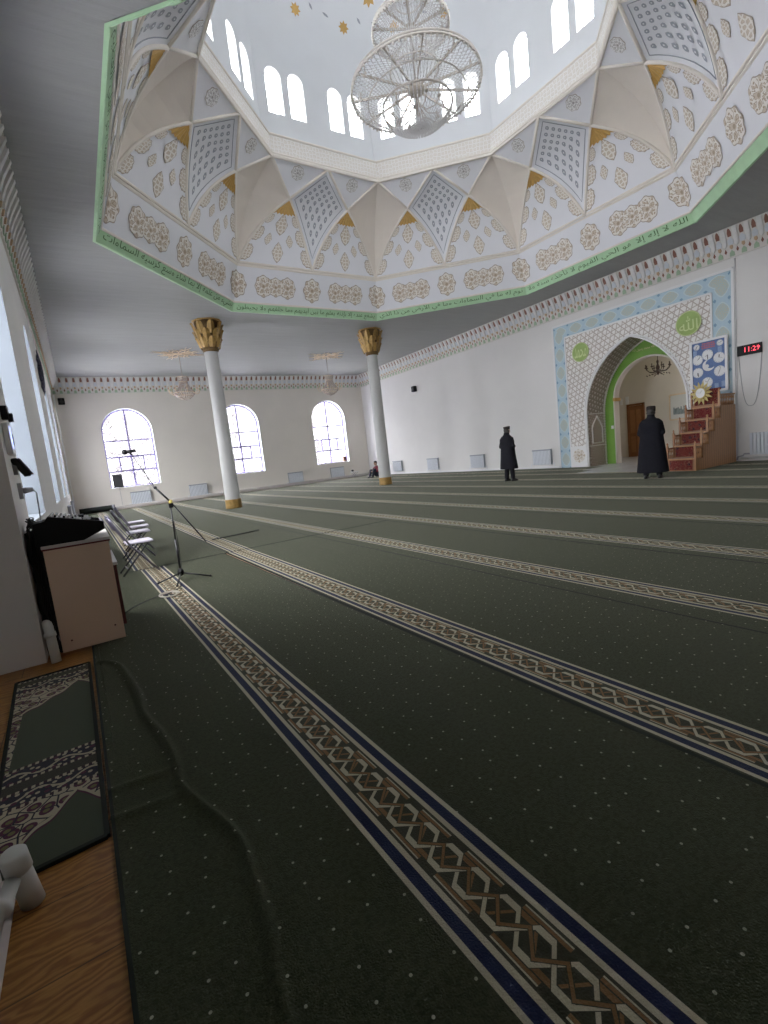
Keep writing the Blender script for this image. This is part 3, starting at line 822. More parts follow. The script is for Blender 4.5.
# ---- stalactite cornice on three walls: sloping back board, colonnettes, brown caps, green tabs
def cornice(n_, fn, u0, u1, label):
    mb = MB(); step = .285; N_ = int((u1 - u0) / step); z0 = 5.74; hh = H - z0
    def w(v): return .035 + .29 * (v ** 1.5)
    def P(u, v, o=0): return fn(u, z0 + hh * v, -(w(v) + o))
    vs = [0, .2, .4, .6, .8, 1.0]
    for i in range(5): mb.quad(P(u0, vs[i]), P(u1, vs[i]), P(u1, vs[i + 1]), P(u0, vs[i + 1]), 0)
    mb.quad(fn(u0, z0, 0), fn(u1, z0, 0), P(u1, 0), P(u0, 0), 0)
    def shape(pts, m, o, side=True):
        q = [P(u, v, o) for u, v in pts]; mb.poly(q, m)
        if side:
            b = [P(u, v, 0) for u, v in pts]; k = len(pts)
            mb.add(b + q, [(i, (i + 1) % k, k + (i + 1) % k, k + i) for i in range(k)], m)
    for i in range(N_):
        u = u0 + (i + .5) * step
        shape([(u - .045, .70), (u + .045, .70), (u + .052, .82), (u + .03, .93), (u, .975), (u - .03, .93), (u - .052, .82)], 1, .006, False)     # brown cap
        e = u + step / 2
        shape([(e - .045, .42), (e, .36), (e + .045, .42), (e + .06, .62), (e + .05, .97), (e - .05, .97), (e - .06, .62)], 2, .05)
        shape([(u - .06, .44), (u + .06, .44), (u + .07, .58), (u, .68), (u - .07, .58)], 3, .025)
        shape([(u - .04, .33), (u, .27), (u + .04, .33), (u + .03, .41), (u - .03, .41)], 5, .03)
        shape([(u - .06, .04), (u + .06, .04), (u + .055, .17), (u, .25), (u - .055, .17)], 4, .02)
        shape([(e - .035, .22), (e, .14), (e + .035, .22), (e, .33)], 1, .025, False)
    mb.tube([P(u0, 1.0, .0), P(u1, 1.0, .0)], .02, 4, 0, smooth=False)
    return S(mb.build('trim_%d' % n_, [M['cornbase'], M['corncap'], M['corncol'], M['cornblue'], M['corngreen'], M['corngold']]), label, 'trim')
M['cornbase'] = plain('cornice_ground', (.68, .65, .60), .7); M['corncap'] = plain('cornice_brown', (.21, .085, .055), .7, 0, .35, 9)
M['corncol'] = plain('cornice_colonnette', (.76, .755, .74), .7); M['cornblue'] = plain('cornice_pale_blue', (.62, .66, .71), .7)
M['corngreen'] = plain('cornice_green', (.33, .47, .31), .7, 0, .2); M['corngold'] = plain('cornice_tan', (.50, .34, .20), .7)
cornice(4, fb, XL, XR, 'painted stalactite cornice along the far window wall')
cornice(5, fr, YF, YB, 'painted stalactite cornice above the prayer niche wall')
cornice(6, fl, YF, YB, 'painted stalactite cornice above the side wall of window niches')
# ---- plinths
mb = MB(); mb.box((XR - .10, 12.35, 0), (XR, YB, .085)); S(mb.build('baseboard_right', M['white']), 'low white ledge at the foot of the plain wall', 'baseboard')
mb = MB(); mb.box((XL, YB - .12, 0), (XR - .1, YB, .13)); mb.tube([(XL + .1, YB - .16, .16), (XR - .15, YB - .16, .16)], .025, 6); mb.tube([(XL + .1, YB - .16, .09), (XR - .15, YB - .16, .09)], .02, 6)
S(mb.build('baseboard_back', M['plinth']), 'pinkish ledge with heating pipes under the far windows', 'baseboard')
# ------------------------------------------------------------------ columns
def column(x, y, label):
    c = tag(thing('column', label, 'column', (x, y, .018)), kind='structure')
    mb = MB(); mb.lathe([(.262, .02), (.262, .3), (.255, .9), (.247, 2.2), (.235, 3.8), (.222, 5.45), (.222, 5.52)], n=32); mb.build('shaft', M['columnpaint'], c)
    mb = MB(); mb.lathe([(.285, .0), (.29, .02), (.285, .05), (.278, .25), (.285, .29), (.28, .32), (.262, .32)], n=32); mb.build('base', M['gold'], c)
    mb = MB()
    mb2 = mb; mb = MB()
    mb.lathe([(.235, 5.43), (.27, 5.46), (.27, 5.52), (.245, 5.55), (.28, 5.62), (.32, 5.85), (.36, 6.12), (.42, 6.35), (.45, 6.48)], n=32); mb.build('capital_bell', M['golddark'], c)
    mb = mb2
    for tier, (n_, z0, z1, r0, r1) in enumerate(((8, 5.55, 5.88, .275, .36), (8, 5.72, 6.14, .31, .42), (8, 5.98, 6.38, .36, .46))):
        for i in range(n_):
            a = 2 * PI * (i + .5 * (tier % 2)) / n_; t_ = V3((-math.sin(a), math.cos(a), 0)); d = V3((math.cos(a), math.sin(a), 0))
            rows = []      # acanthus leaf curling outward at its tip
            for f, wd, o in ((0, .085, .03), (.35, .125, .055), (.7, .115, .08), (.92, .085, .105), (1.0, .05, .115), (.88, .04, .13)):
                cpt = d * (r0 + (r1 - r0) * f * .8 + o * .6) + V3((0, 0, z0 + (z1 - z0) * f)); rows.append((cpt - t_ * wd, cpt + d * .05, cpt + t_ * wd))
            pts = [p for r in rows for p in r]; fs = []
            for j in range(len(rows) - 1):
                for q in (0, 1): fs.append((3 * j + q, 3 * j + q + 1, 3 * j + q + 4, 3 * j + q + 3))
            mb.add(pts, fs)
    for i in range(4):      # corner volutes
        a = PI / 4 + i * PI / 2; d = V3((math.cos(a), math.sin(a), 0))
        mb.tube([d * (.44 + .07 * math.cos(q / 12 * 4 * PI) * (1 - q / 16)) + V3((0, 0, 6.30 + .07 * math.sin(q / 12 * 4 * PI) * (1 - q / 16))) for q in range(13)], .025, 5)
    mb.lathe([(.43, 6.41), (.50, 6.43), (.50, 6.475), (.45, 6.48)], n=8)
    mb.build('capital', M['gold'], c)
    return c
column(4.52, 17.25, 'tall white column with gilded capital nearer the side-wall windows')
column(11.11, 17.31, 'tall white column with gilded capital beside the seated person')

# ------------------------------------------------------------------ prayer niche: tiled frame, lattice arch, room behind
mh = thing('mihrab_frame', 'tall tiled frame of blue border and white star lattice around the pointed arch', 'prayer niche', (XR, 9.28, 0))
W2Y = 9.28
def fm(u, z, w): return (-w, u - W2Y, z)       # local to the frame: u is the world y, w stands off the wall
F0, F1, FT = 6.26, 12.31, 5.45; G0, G1, GT = 6.80, 11.78, 4.95
mb = MB()
def bq(a, b, c, d, uv): mb.quad(fm(*a), fm(*b), fm(*c), fm(*d), 0, uv)
w_ = .045
bq((F1, 0, w_), (G1, 0, w_), (G1, GT, w_), (F1, FT, w_), [(0, 0), (0, 1), (GT, 1), (FT, 0)])
bq((F0, 0, w_), (G0, 0, w_), (G0, GT, w_), (F0, FT, w_), [(0, 0), (0, 1), (GT, 1), (FT, 0)])
bq((F1, FT, w_), (F0, FT, w_), (G0, GT, w_), (G1, GT, w_), [(0, 0), (F1 - F0, 0), (F1 - G0, 1), (F1 - G1, 1)])
mb.build('blue_border', M['blueborder'], mh)
mb = MB()
for p, q in (((F1, 0), (F1, FT)), ((F1, FT), (F0, FT)), ((F0, FT), (F0, 0))): mb.bar(fm(p[0], p[1], .03), fm(q[0], q[1], .03), .07, .06, up=(1, 0, 0))
for p, q in (((G1, 0), (G1, GT)), ((G1, GT), (G0, GT)), ((G0, GT), (G0, 0))): mb.bar(fm(p[0], p[1], .05), fm(q[0], q[1], .05), .05, .06, up=(1, 0, 0))
mb.build('edge_moulding', M['white'], mh)
mb = MB(); wall_mesh(mb, lambda u, z, w: fm(u, z, .05 - w), G0, G1, GT, [(ARCH[0], ARCH[1], 0, ARCH[3], ARCH[4])], 0, 0, 0, True)
mb.build('lattice_panel', M['girih'], mh)
# beaded rim along the arch
ap = [(ARCH[1], .0)] + [(ARCH[1], z) for z in (.5, 1.0, 1.5)] + list(reversed(arch_cos(ARCH[0], ARCH[1], ARCH[3], 40, ARCH[4]))) + [(ARCH[0], z) for z in (1.5, 1.0, .5)] + [(ARCH[0], 0)]
mb = MB(); mb.tube([fm(u, z, .06) for u, z in ap], .035, 6); mb.tube([fm(u + (.07 if u > W2Y else -.07), z + .03, .055) for u, z in ap], .02, 5)
L = 0; acc = 0
for (a, b) in zip(ap[:-1], ap[1:]):
    d = math.dist(a, b); n_ = max(1, round(d / .085))
    for i in range(n_): f = (i + .5) / n_; mb.ball(fm(a[0] + (b[0] - a[0]) * f, a[1] + (b[1] - a[1]) * f - .01, .03), .036, 6, 4)
mb.build('arch_rim', M['white'], mh)
for y_, r_, s, nm in ((7.42, .35, 'الله', 0), (11.13, .33, 'محمد', 1)):
    z_ = 4.27
    mb = MB(); mb.disc(fm(y_, z_, .05), (-1, 0, 0), r_, 36, 0, .035); md = mb.build('round_plaque', M['plaquebg'], mh)
    mb = MB(); mb.ring(fm(y_, z_, .085), r_, .018, 36, 5, 0, 'x')
    put_text(mb, '\ufdf2' if nm == 0 else shape_arabic(s), lambda x, y: fm(y_ - x, z_ + y, .092), r_ * 1.5, r_ * 1.2)
    mb.build('lettering', M['plaque'], md)
for y_ in (11.42, 7.14):      # square foot blocks with a carved rosette
    mb = MB(); b0 = fm(y_ - .33, 0, .05); b1 = fm(y_ + .33, .82, .085); mb.box([min(a, b) for a, b in zip(b0, b1)], [max(a, b) for a, b in zip(b0, b1)], 0)
    plate(mb, lambda x, y, o: fm(y_ + x, .45 + y, .085 + o), lobed(.25, .25, 8, .05), (1, .95), (1, 1), (.006, .01))
    mb.build('foot_block', [M['white'], M['arab']], mh)
# deep reveal of the arch, carved
rv = MB(); DEP = 1.08; pth = [(ARCH[1], 0.0)] + list(reversed(arch_cos(ARCH[0], ARCH[1], ARCH[3], 40, ARCH[4]))) + [(ARCH[0], 0.0)]
acc = 0
for (a, b) in zip(pth[:-1], pth[1:]):
    d = math.dist(a, b); rv.quad(fm(a[0], a[1], 0.05), fm(b[0], b[1], 0.05), fm(b[0], b[1], -DEP), fm(a[0], a[1], -DEP), 0, [(0, acc), (0, acc + d), (DEP, acc + d), (DEP, acc)]); acc += d
rvo = rv.build('arch_reveal', M['girihdeep'], mh)
mb = MB()      # carved door-like panel low in the reveal on the far side, and its twin
for y_, sg in ((ARCH[1], -1), (ARCH[0], 1)):
    mb = MB()
    def fp(s_, z, o): return fm(y_ + sg * o, z, -s_)
    mb.quad(fp(.08, .0, .012), fp(1.0, .0, .012), fp(1.0, 1.98, .012), fp(.08, 1.98, .012), 0, [(0, 0), (.8, 0), (.8, 2), (0, 2)])
    apx = [(.22, .88), (.22, 1.45), (.32, 1.62), (.54, 1.88), (.76, 1.62), (.86, 1.45), (.86, .88)]
    mb.tube([fp(a, b, .03) for a, b in apx], .03, 5, 1, closed=True, smooth=False)
    mb.poly([fp(.54 + (a - .54) * .7, .88 + (b - .88) * .86 + .06, .03) for a, b in apx], 2)
    plate(mb, lambda x, y, o: fp(.54 + x, .42 + y, .014 + o), lobed(.27, .3, 8, .06), (1, .9), (2, 0), (.006, .012))
    for z in (.78, 1.98): mb.bar(fp(.06, z, .02), fp(1.03, z, .02), .05, .04, 1)
    mb.build('carved_panel', [M['panel'], M['girih_pale'], M['rimdark']], rvo)
mb = MB()      # scalloped inner edge
for (a, b) in zip(pth[:-1], pth[1:]):
    d = math.dist(a, b); n_ = max(1, round(d / .1))
    for i in range(n_): f = (i + .5) / n_; mb.ball(fm(a[0] + (b[0] - a[0]) * f, a[1] + (b[1] - a[1]) * f, -DEP + .02), .05, 6, 4)
mb.build('scalloped_trim', M['girih_pale'], mh)
# green inner arch wall and cream round arch
IN = (7.94, 10.62, 0.0, 2.40, 0)
mb = MB(); xg = DEP
wall_mesh(mb, lambda u, z, w: fm(u, z, -xg - w), 6.9, 11.7, 4.7, [IN], 0)
mb.build('green_arch', M['archgreen'], mh)
mb = MB(); ip = [(IN[1], 0.0)] + list(reversed(arch_cos(IN[0], IN[1], IN[3], 36))) + [(IN[0], 0.0)]
for (a, b) in zip(ip[:-1], ip[1:]): mb.quad(fm(*a, -xg + .02), fm(*b, -xg + .02), fm(*b, -xg - .32), fm(*a, -xg - .32))
cw = MB()
mb.tube([fm(u, z, -xg) for u, z in ip], .03, 6)
for y_, sg in ((IN[1], -1), (IN[0], 1)):
    mb.bar(fm(y_ + sg * .02, 2.42, -xg + .04), fm(y_ + sg * .02, 2.42, -xg - .32), .1, .12, 1)
mb.build('inner_arch', [M['cream'], M['fan']], mh)
mb = MB(); mb.cbox(fm(10.72, 1.40, -xg + .015), (.02, .09, .12)); mb.build('light_switch', M['white'], mh)
mb = MB(); mb.M = Matrix.Identity(4)
put_text(mb, shape_arabic('لا إله إلا الله محمد رسول الله'), lambda x, y: fm(9.28 - x, 4.02 + y, -xg + .012), 1.1, .12); mb.build('lettering', M['goldlight'], mh)
# ---- small room behind the arch
RX0, RX1 = XR + DEP + .02, 20.85
mb = MB()
mb.quad((RX1, 5.6, 0), (RX1, 13.4, 0), (RX1, 13.4, 4.8), (RX1, 5.6, 4.8)); mb.quad((RX0, 13.4, 0), (RX1, 13.4, 0), (RX1, 13.4, 4.8), (RX0, 13.4, 4.8)); mb.quad((RX0, 5.6, 0), (RX1, 5.6, 0), (RX1, 5.6, 4.8), (RX0, 5.6, 4.8))
mb.quad((RX0 + .01, 5.6, 0), (RX0 + .01, 6.95, 0), (RX0 + .01, 6.95, 4.8), (RX0 + .01, 5.6, 4.8)); mb.quad((RX0 + .01, 11.65, 0), (RX0 + .01, 13.4, 0), (RX0 + .01, 13.4, 4.8), (RX0 + .01, 11.65, 4.8))
S(mb.build('wall_niche_room', M['tan']), 'tan wall of the small room seen through the prayer arch', 'wall')
mb = MB(); mb.quad((XR + .06, 5.6, 4.8), (RX1, 5.6, 4.8), (RX1, 13.4, 4.8), (XR + .06, 13.4, 4.8)); S(mb.build('ceiling_niche_room', M['wall']), 'ceiling of the small room behind the prayer arch', 'ceiling')
mb = MB(); mb.box((XR - .0, 5.6, -.05), (RX1, 13.4, .004)); S(mb.build('floor_niche_room', M['marble']), 'grey marble floor running through the prayer arch', 'floor')
mb = MB(); mb.box((13.92, 7.62, .0165), (XR + .02, 9.90, .024)); mb.box((14.9, 9.90, .0165), (XR + .02, 10.35, .024))
tag(mb.build('marble_mat', M['marble']), 'pale grey marbled mat on the carpet in front of the prayer arch', 'mat')
mb = MB()
d1 = S(thing('door_1', 'brown panelled wooden door inside the room behind the arch', 'door', (RX1, 11.70, 0)), 'brown panelled wooden door inside the room behind the arch', 'door')
mb.box((-.06, -.30, .0), (-.01, .30, 2.22)); mb.build('leaf', M['oak'], d1)
mb = MB()
for y in (-.14, .14):
    for z0, z1 in ((.2, .9), (1.05, 2.05)): mb.cbox((-.065, y, (z0 + z1) / 2), (.02, .2, z1 - z0))
mb.build('panel', M['wood'], d1)
mb = MB(); mb.bar((-.05, -.34, 0), (-.05, -.34, 2.3), .08, .08); mb.bar((-.05, .34, 0), (-.05, .34, 2.3), .08, .08); mb.bar((-.05, -.38, 2.27), (-.05, .38, 2.27), .08, .08); mb.build('door_frame', M['oak'], d1)
pf = thing('picture_frame', 'framed glossy picture on the tan wall behind the prayer steps', 'picture', (RX1 - .02, 9.90, 1.93))
mb = MB()
for a, b in (((0, -.38, -.5), (0, .38, -.5)), ((0, -.38, .5), (0, .38, .5)), ((0, -.38, -.5), (0, -.38, .5)), ((0, .38, -.5), (0, .38, .5))): mb.bar(a, b, .05, .06)
mb.build('frame', M['goldlight'], pf)
mb = MB(); mb.quad((-.01, -.36, -.48), (-.01, .36, -.48), (-.01, .36, .48), (-.01, -.36, .48)); mb.build('print', M['pic'], pf)
mb = MB()
for i in range(9): y = -.22 + .055 * i; hgt = .12 + .2 * abs(math.sin(i * 1.7)); mb.box((-.02, y - .022, -.3), (-.014, y + .022, -.3 + hgt))
mb.build('skyline_print', M['sky_pic'], pf)
sw = thing('switch_plate', 'pair of small white switch plates on the tan wall beside the brown door', 'switch', (RX1 - .0, 12.28, 2.46))
mb = MB(); mb.cbox((-.015, .07, 0), (.03, .10, .26)); mb.cbox((-.015, -.2, .03), (.03, .13, .34)); mb.build('plate', M['white'], sw)
# ---- small dark chandelier in that room
ch = thing('bronze_chandelier', 'dark bronze branched chandelier hanging inside the prayer arch room', 'chandelier', (18.15, 9.33, 3.28))
mb = MB(); mb.tube([(0, 0, .1), (0, 0, 1.5)], .012, 6); mb.lathe([(.02, .35), (.05, .3), (.03, .2), (.07, .08), (.04, -.05), (.05, -.12), (.01, -.2)], n=12); mb.build('stem', M['bronze'], ch)
for i in range(8):
    a = 2 * PI * i / 8; d = V3((math.cos(a), math.sin(a), 0))
    mb = MB(); mb.tube([d * r_ + V3((0, 0, z)) for r_, z in ((.03, 0), (.14, -.08), (.28, -.06), (.38, .03), (.40, .08))], .014, 5); mb.lathe([(.02, .08), (.05, .1), (.045, .12), (.018, .12), (.018, .22)], tuple(d * .40), 8)
    for q in range(3): mb.ball(tuple(d * (.2 + .09 * q) + V3((0, 0, -.14 - .02 * q))), .02, 6, 4)
    mb.build('arm', M['bronze'], ch)

# ------------------------------------------------------------------ pulpit steps
mbr = thing('pulpit', 'wooden stepped pulpit with red patterned stair carpet against the niche wall', 'pulpit', (13.75, 6.20, .017))
NS, RUN, RISE, W_ = 5, .36, .335, .70       # local x runs towards the wall, y across
mb = MB()
for i in range(NS): mb.box((i * RUN, .03, 0), ((NS - 1) * RUN + .98 if i == NS - 1 else (i + 1) * RUN + .02, W_ - .03, (i + 1) * RISE + (0 if i < NS - 1 else .05)))
stp = mb.build('step_block', M['wood'], mbr)
for i in range(NS):
    mb = MB(); x = i * RUN
    mb.box((x - .012, .06, i * RISE + .03), (x, W_ - .06, (i + 1) * RISE - .03)); mb.box((x, .06, (i + 1) * RISE), (x + RUN - .03, W_ - .06, (i + 1) * RISE + .012))
    mb.build('stair_carpet', M['redcarpet'], mbr)
    mb = MB(); mb.box((x - .03, .02, (i + 1) * RISE - .035), (x + .05, W_ - .02, (i + 1) * RISE + .006)); mb.build('nosing', M['lightwood'], mbr)
for y, nm in ((0.0, 'a'), (W_, 'b')):      # plank cheek walls and stepped balustrades
    mb = MB(); sd = .025
    pr = [(0.02, 0)] + [p for i in range(NS) for p in ((i * RUN + .02, (i + 1) * RISE - .02), ((i + 1) * RUN + .02 if i < NS - 1 else 2.40, (i + 1) * RISE - .02))] + [(2.40, 0)]
    for a, b in zip(pr[1:-2:2], pr[2:-1:2]): mb.box((a[0], y - sd, 0), (b[0], y + sd, a[1]))
    mb.build('plank_side', M['planks'], mbr)
    for i in range(NS):
        mb = MB(); x0 = i * RUN + .02; x1 = (i + 1) * RUN + .02 if i < NS - 1 else 2.38; zb = (i + 1) * RISE - .02; zt = zb + .30
        n_ = 4 if i < NS - 1 else 9
        mb.bar((x0, y, zt), (x1, y, zt), .05, .045)
        for q in range(n_): xx = x0 + (x1 - x0) * (q + .5) / n_; mb.lathe([(.013, zb), (.02, zb + .08), (.011, zb + .15), (.02, zb + .22), (.013, zt)], (xx, y, 0), 6)
        mb.bar((x0, y, zb - .3 if i else 0), (x0, y, zt + .06), .05, .05); mb.lathe([(.026, zt + .06), (.03, zt + .08), (.016, zt + .10), (.028, zt + .13), (.004, zt + .17)], (x0, y, 0), 8)
        mb.build('baluster_rail', M['lightwood'] if y == 0 else M['wood'], mbr)
mb = MB(); mb.box((1.52, .05, NS * RISE + .05), (1.58, W_ - .05, NS * RISE + .44)); mb.bar((1.55, .0, NS * RISE + .45), (1.55, W_, NS * RISE + .45), .08, .06); mb.build('seat_front', M['redcarpet'], mbr)
# sunburst clock
sb = thing('sunburst_clock', 'gold sunburst clock propped at the top of the pulpit steps', 'clock', (15.13, 6.62, 2.08), -.2)
mb = MB()
for i in range(14):
    a = 2 * PI * i / 14; d = V3((0, math.cos(a), math.sin(a))); t_ = V3((0, -math.sin(a), math.cos(a)))
    L = .36 if i % 2 == 0 else .33
    mb = MB(); mb.add([d * .13 - t_ * .026, d * .22 - t_ * .043, d * L, d * .22 + t_ * .043, d * .13 + t_ * .026, d * .2 + V3((-.03, 0, 0))], [(0, 1, 5), (1, 2, 5), (2, 3, 5), (3, 4, 5), (4, 0, 5), (0, 4, 3, 2, 1)]); mb.build('ray', M['sungold'], sb)
mb = MB(); mb.disc((-.01, 0, 0), (-1, 0, 0), .15, 32, 0, .02); mb.ring((-.03, 0, 0), .15, .018, 32, 6, 1, 'x'); mb.build('dial', [M['dialw'], M['sungold']], sb)
mb = MB(); mb.bar((-.036, 0, 0), (-.036, -.06, .07), .012, .004); mb.bar((-.036, 0, 0), (-.036, .11, .03), .010, .004); mb.build('hand', M['grey'], sb)

# ------------------------------------------------------------------ prayer times board, LED clock
pb = thing('prayer_times_board', 'blue prayer times board with six clock dials in a white frame', 'board', (XR - .14, 6.87, 2.89))
bw, bh = .47, .75
mb = MB(); mb.box((0, -bw, -bh), (.03, bw, bh)); mb.build('board', M['blue'], pb)
mb = MB()
for a, b in (((0, -bw, -bh), (0, -bw, bh)), ((0, bw, -bh), (0, bw, bh)), ((0, -bw - .03, -bh), (0, bw + .03, -bh)), ((0, -bw - .03, bh), (0, bw + .03, bh))): mb.bar(a, b, .07, .06)
mb.build('frame', M['white'], pb)
def dial(y, z, r_, h1, h2):      # y positive is to the viewer's left
    mb = MB(); mb.disc((-.004, y, z), (-1, 0, 0), r_, 28, 0, .006); mb.ring((-.01, y, z), r_, .008, 28, 4, 1, 'x')
    for k in range(12): a = PI * k / 6; mb.bar((-.012, y + math.sin(a) * r_ * .8, z + math.cos(a) * r_ * .8), (-.012, y + math.sin(a) * r_ * .93, z + math.cos(a) * r_ * .93), .010, .003, 2)
    o = mb.build('dial', [M['dialw'], M['dialrim'], M['black']], pb)
    for a, l in ((h1, .55), (h2, .8)): mb = MB(); mb.bar((-.013, y, z), (-.013, y - math.sin(a) * r_ * l, z + math.cos(a) * r_ * l), .022, .004); mb.build('hand', M['black'], o)
dial(.02, .33, .150, 4.0, 3.1); dial(-.28, .19, .150, .1, 1.9); dial(-.29, -.20, .150, 3.6, .25); dial(.04, -.47, .145, 5.4, .6); dial(.29, -.15, .145, 3.2, 3.0); dial(.29, .22, .145, .8, .7)
dial(.31, .60, .085, .7, 3.5); dial(-.31, .60, .085, 5.0, 1.0)
mb = MB(); r0, r1, dd = .165, .135, .07; rot = PI * .80       # crescent: outer circle minus an offset inner one
ca = math.acos(max(-1, min(1, (r0 * r0 + dd * dd - r1 * r1) / (2 * r0 * dd)))); cb2 = math.atan2(r0 * math.sin(ca), r0 * math.cos(ca) - dd)
def cpt_(x, y): return (-.006, x * math.cos(rot) - y * math.sin(rot), .02 + x * math.sin(rot) + y * math.cos(rot))
o_a = [(r0 * math.cos(t), r0 * math.sin(t)) for t in [ca + (2 * PI - 2 * ca) * i / 20 for i in range(21)]]
i_a = [(dd + r1 * math.cos(t), r1 * math.sin(t)) for t in [cb2 + (2 * PI - 2 * cb2) * i / 20 for i in range(21)]]
for i in range(20): mb.quad(cpt_(*o_a[i]), cpt_(*o_a[i + 1]), cpt_(*i_a[i + 1]), cpt_(*i_a[i]))
mb.disc((-.006, .045, .0), (-1, 0, 0), .055, 20, 0)
mb.build('crescent', M['dialw'], pb)
mb = MB()
for j, (z, w0) in enumerate(((.66, .17), (.60, .19), (.54, .18))):
    for q in range(6): yy = w0 - 2 * w0 * (q + .5) / 6; mb.box((-.006, yy - w0 / 7.5, z - .02), (-.001, yy + w0 / 7.5, z + .02))
mb.build('red_heading', M['redprint'], pb)
for y, z in ((.36, .42), (-.30, .42), (.36, -.6), (-.2, -.62), (-.38, -.58)): mb = MB(); mb.box((-.004, y - .05, z - .08), (-.001, y + .05, z + .08)); mb.build('printed_block', M['palblue'], pb)
lc = thing('led_clock', 'red digit LED wall clock with a looping cord on the plain wall', 'clock', (XR - .035, 5.88, 3.14))
mb = MB(); mb.box((-.03, -.29, -.14), (.03, .29, .14)); mb.build('case', M['black'], lc, bevel=.008)
mb = MB(); put_text(mb, '11:29', lambda x, y: (-.033, -.075 - x, y + .01), .36, .135); mb.build('digits', M['led'], lc)
mb = MB(); pts = []
for i in range(31):
    f = i / 30; y = -.28 + .55 * f; z = -.14 - 1.42 * (1 - abs(2 * f - 1) ** 3.0); pts.append((.02, y, z))
mb.tube(pts, .008, 5); mb.build('cord', M['grey'], lc)
# ------------------------------------------------------------------ carpets
CT = .014
def roll(x0, x1, sx, y0, y1, label, bend=0.0, skew=0.0):
    mb = MB(); n_ = 24
    def X(x, y): return x + skew * (y - 1) * (x1 - x) / (x1 - x0)
    def f(u, v): x = x0 + (x1 - x0) * u; y = y0 + (y1 - y0) * v; return (X(x, y), y, CT)
    mb.grid(f, 4, n_, 0, lambda u, v: (x0 + (x1 - x0) * u - sx, y0 + (y1 - y0) * v), False)
    e = .012
    for i in range(n_):
        ya, yb = y0 + (y1 - y0) * i / n_, y0 + (y1 - y0) * (i + 1) / n_
        for x, sg in ((x0, 1), (x1, -1)):
            mb.quad((X(x, ya), ya, 0), (X(x, yb), yb, 0), (X(x, yb), yb, CT + .002), (X(x, ya), ya, CT + .002), 1)
            mb.quad((X(x, ya), ya, CT + .002), (X(x, yb), yb, CT + .002), (X(x + sg * e, yb), yb, CT + .002), (X(x + sg * e, ya), ya, CT + .002), 1)
    for y, sg in ((y0, 1), (y1, -1)):
        xa, xb = X(x0, y), X(x1, y)
        mb.quad((xa, y, 0), (xb, y, 0), (xb, y, CT + .002), (xa, y, CT + .002), 1); mb.quad((xa, y, CT + .002), (xb, y, CT + .002), (xb, y + sg * e, CT + .002), (xa, y + sg * e, CT + .002), 1)
    return tag(mb.build('prayer_carpet', [M['carpet'], M['seam']]), label, 'carpet', 'green prayer carpet rolls laid along the hall')
YS = 8.13
# the nearest roll is wrinkled: fine mesh with a winding ridge and two short folds
RIDGE = [(-.06, 4.28), (.0, 4.26), (.07, 4.12), (.10, 3.96), (.15, 3.4), (.14, 3.1), (.19, 2.78), (.21, 2.46), (.19, 2.26), (.23, 2.07), (.29, 1.85), (.31, 1.69), (.29, 1.53), (.28, 1.37), (.24, 1.18), (.23, 1.0)]
rp = []
for i in range(len(RIDGE) - 1):
    p0 = V3(RIDGE[max(0, i - 1)]); p1 = V3(RIDGE[i]); p2 = V3(RIDGE[i + 1]); p3 = V3(RIDGE[min(len(RIDGE) - 1, i + 2)])
    for q in range(6):
        t = q / 6; rp.append(.5 * ((2 * p1) + (p2 - p0) * t + (2 * p0 - 5 * p1 + 4 * p2 - p3) * t * t + (3 * p1 - p0 - 3 * p2 + p3) * t ** 3))
def bumpz(x, y):
    z = 0
    if -.12 < x < .55 and .9 < y < 4.5:
        d, sd = 9, 0
        for i in range(len(rp) - 1):
            a, b = rp[i], rp[i + 1]; ab_ = b - a; L2 = ab_.length_squared
            t = max(0, min(1, ((x - a.x) * ab_.x + (y - a.y) * ab_.y) / L2)); px, py = a.x + ab_.x * t, a.y + ab_.y * t
            dd = math.hypot(x - px, y - py)
            if dd < d: d = dd; sd = (x - px)
        s_ = .013 if sd > 0 else .026
        z += .019 * math.exp(-(d / s_) ** 2) * min(1, (y - .9) / .3)
        for yy in (2.42, 2.20):
            z += .011 * math.exp(-((y - yy + x * .1) / .022) ** 2) * max(0, min(1, (.22 - x) / .12))
    return z + .0025 * math.sin(x * 9 + y * 3.1) * math.sin(y * 2.3)
xs = [-.10 + .01 * i for i in range(66)] + [.56 + .1 * i for i in range(1, 14)] + [1.960]
ys = [-2 + .25 * i for i in range(12)] + [1.0 + .02 * i for i in range(180)] + [4.6 + .16 * i for i in range(23)] + [YS]
mb = MB(); W_ = len(xs)
skx = lambda x, y: x - (.014 * (y - 1) if x > -.05 else .014 * (y - 1) * .6)
pts = [(skx(x, y), y, CT + bumpz(x, y)) for y in ys for x in xs]
mb.add(pts, [(j * W_ + i, j * W_ + i + 1, (j + 1) * W_ + i + 1, (j + 1) * W_ + i) for j in range(len(ys) - 1) for i in range(W_ - 1)], 0, [(x - .845, y) for y in ys for x in xs], True)
for j in range(len(ys) - 1):
    for i, sg in ((0, 1), (W_ - 1, -1)):
        a, b = pts[j * W_ + i], pts[(j + 1) * W_ + i]
        mb.quad((a[0], a[1], 0), (b[0], b[1], 0), (b[0], b[1], b[2] + .003), (a[0], a[1], a[2] + .003), 1)
        mb.quad((a[0], a[1], a[2] + .003), (b[0], b[1], b[2] + .003), (b[0] + sg * .014, b[1], b[2] + .003), (a[0] + sg * .014, a[1], a[2] + .003), 1)
a, b = pts[-W_], pts[-1]; mb.quad((a[0], YS - .02, CT + .003), (b[0], YS - .02, CT + .003), (b[0], YS, CT + .003), (a[0], YS, CT + .003), 1)
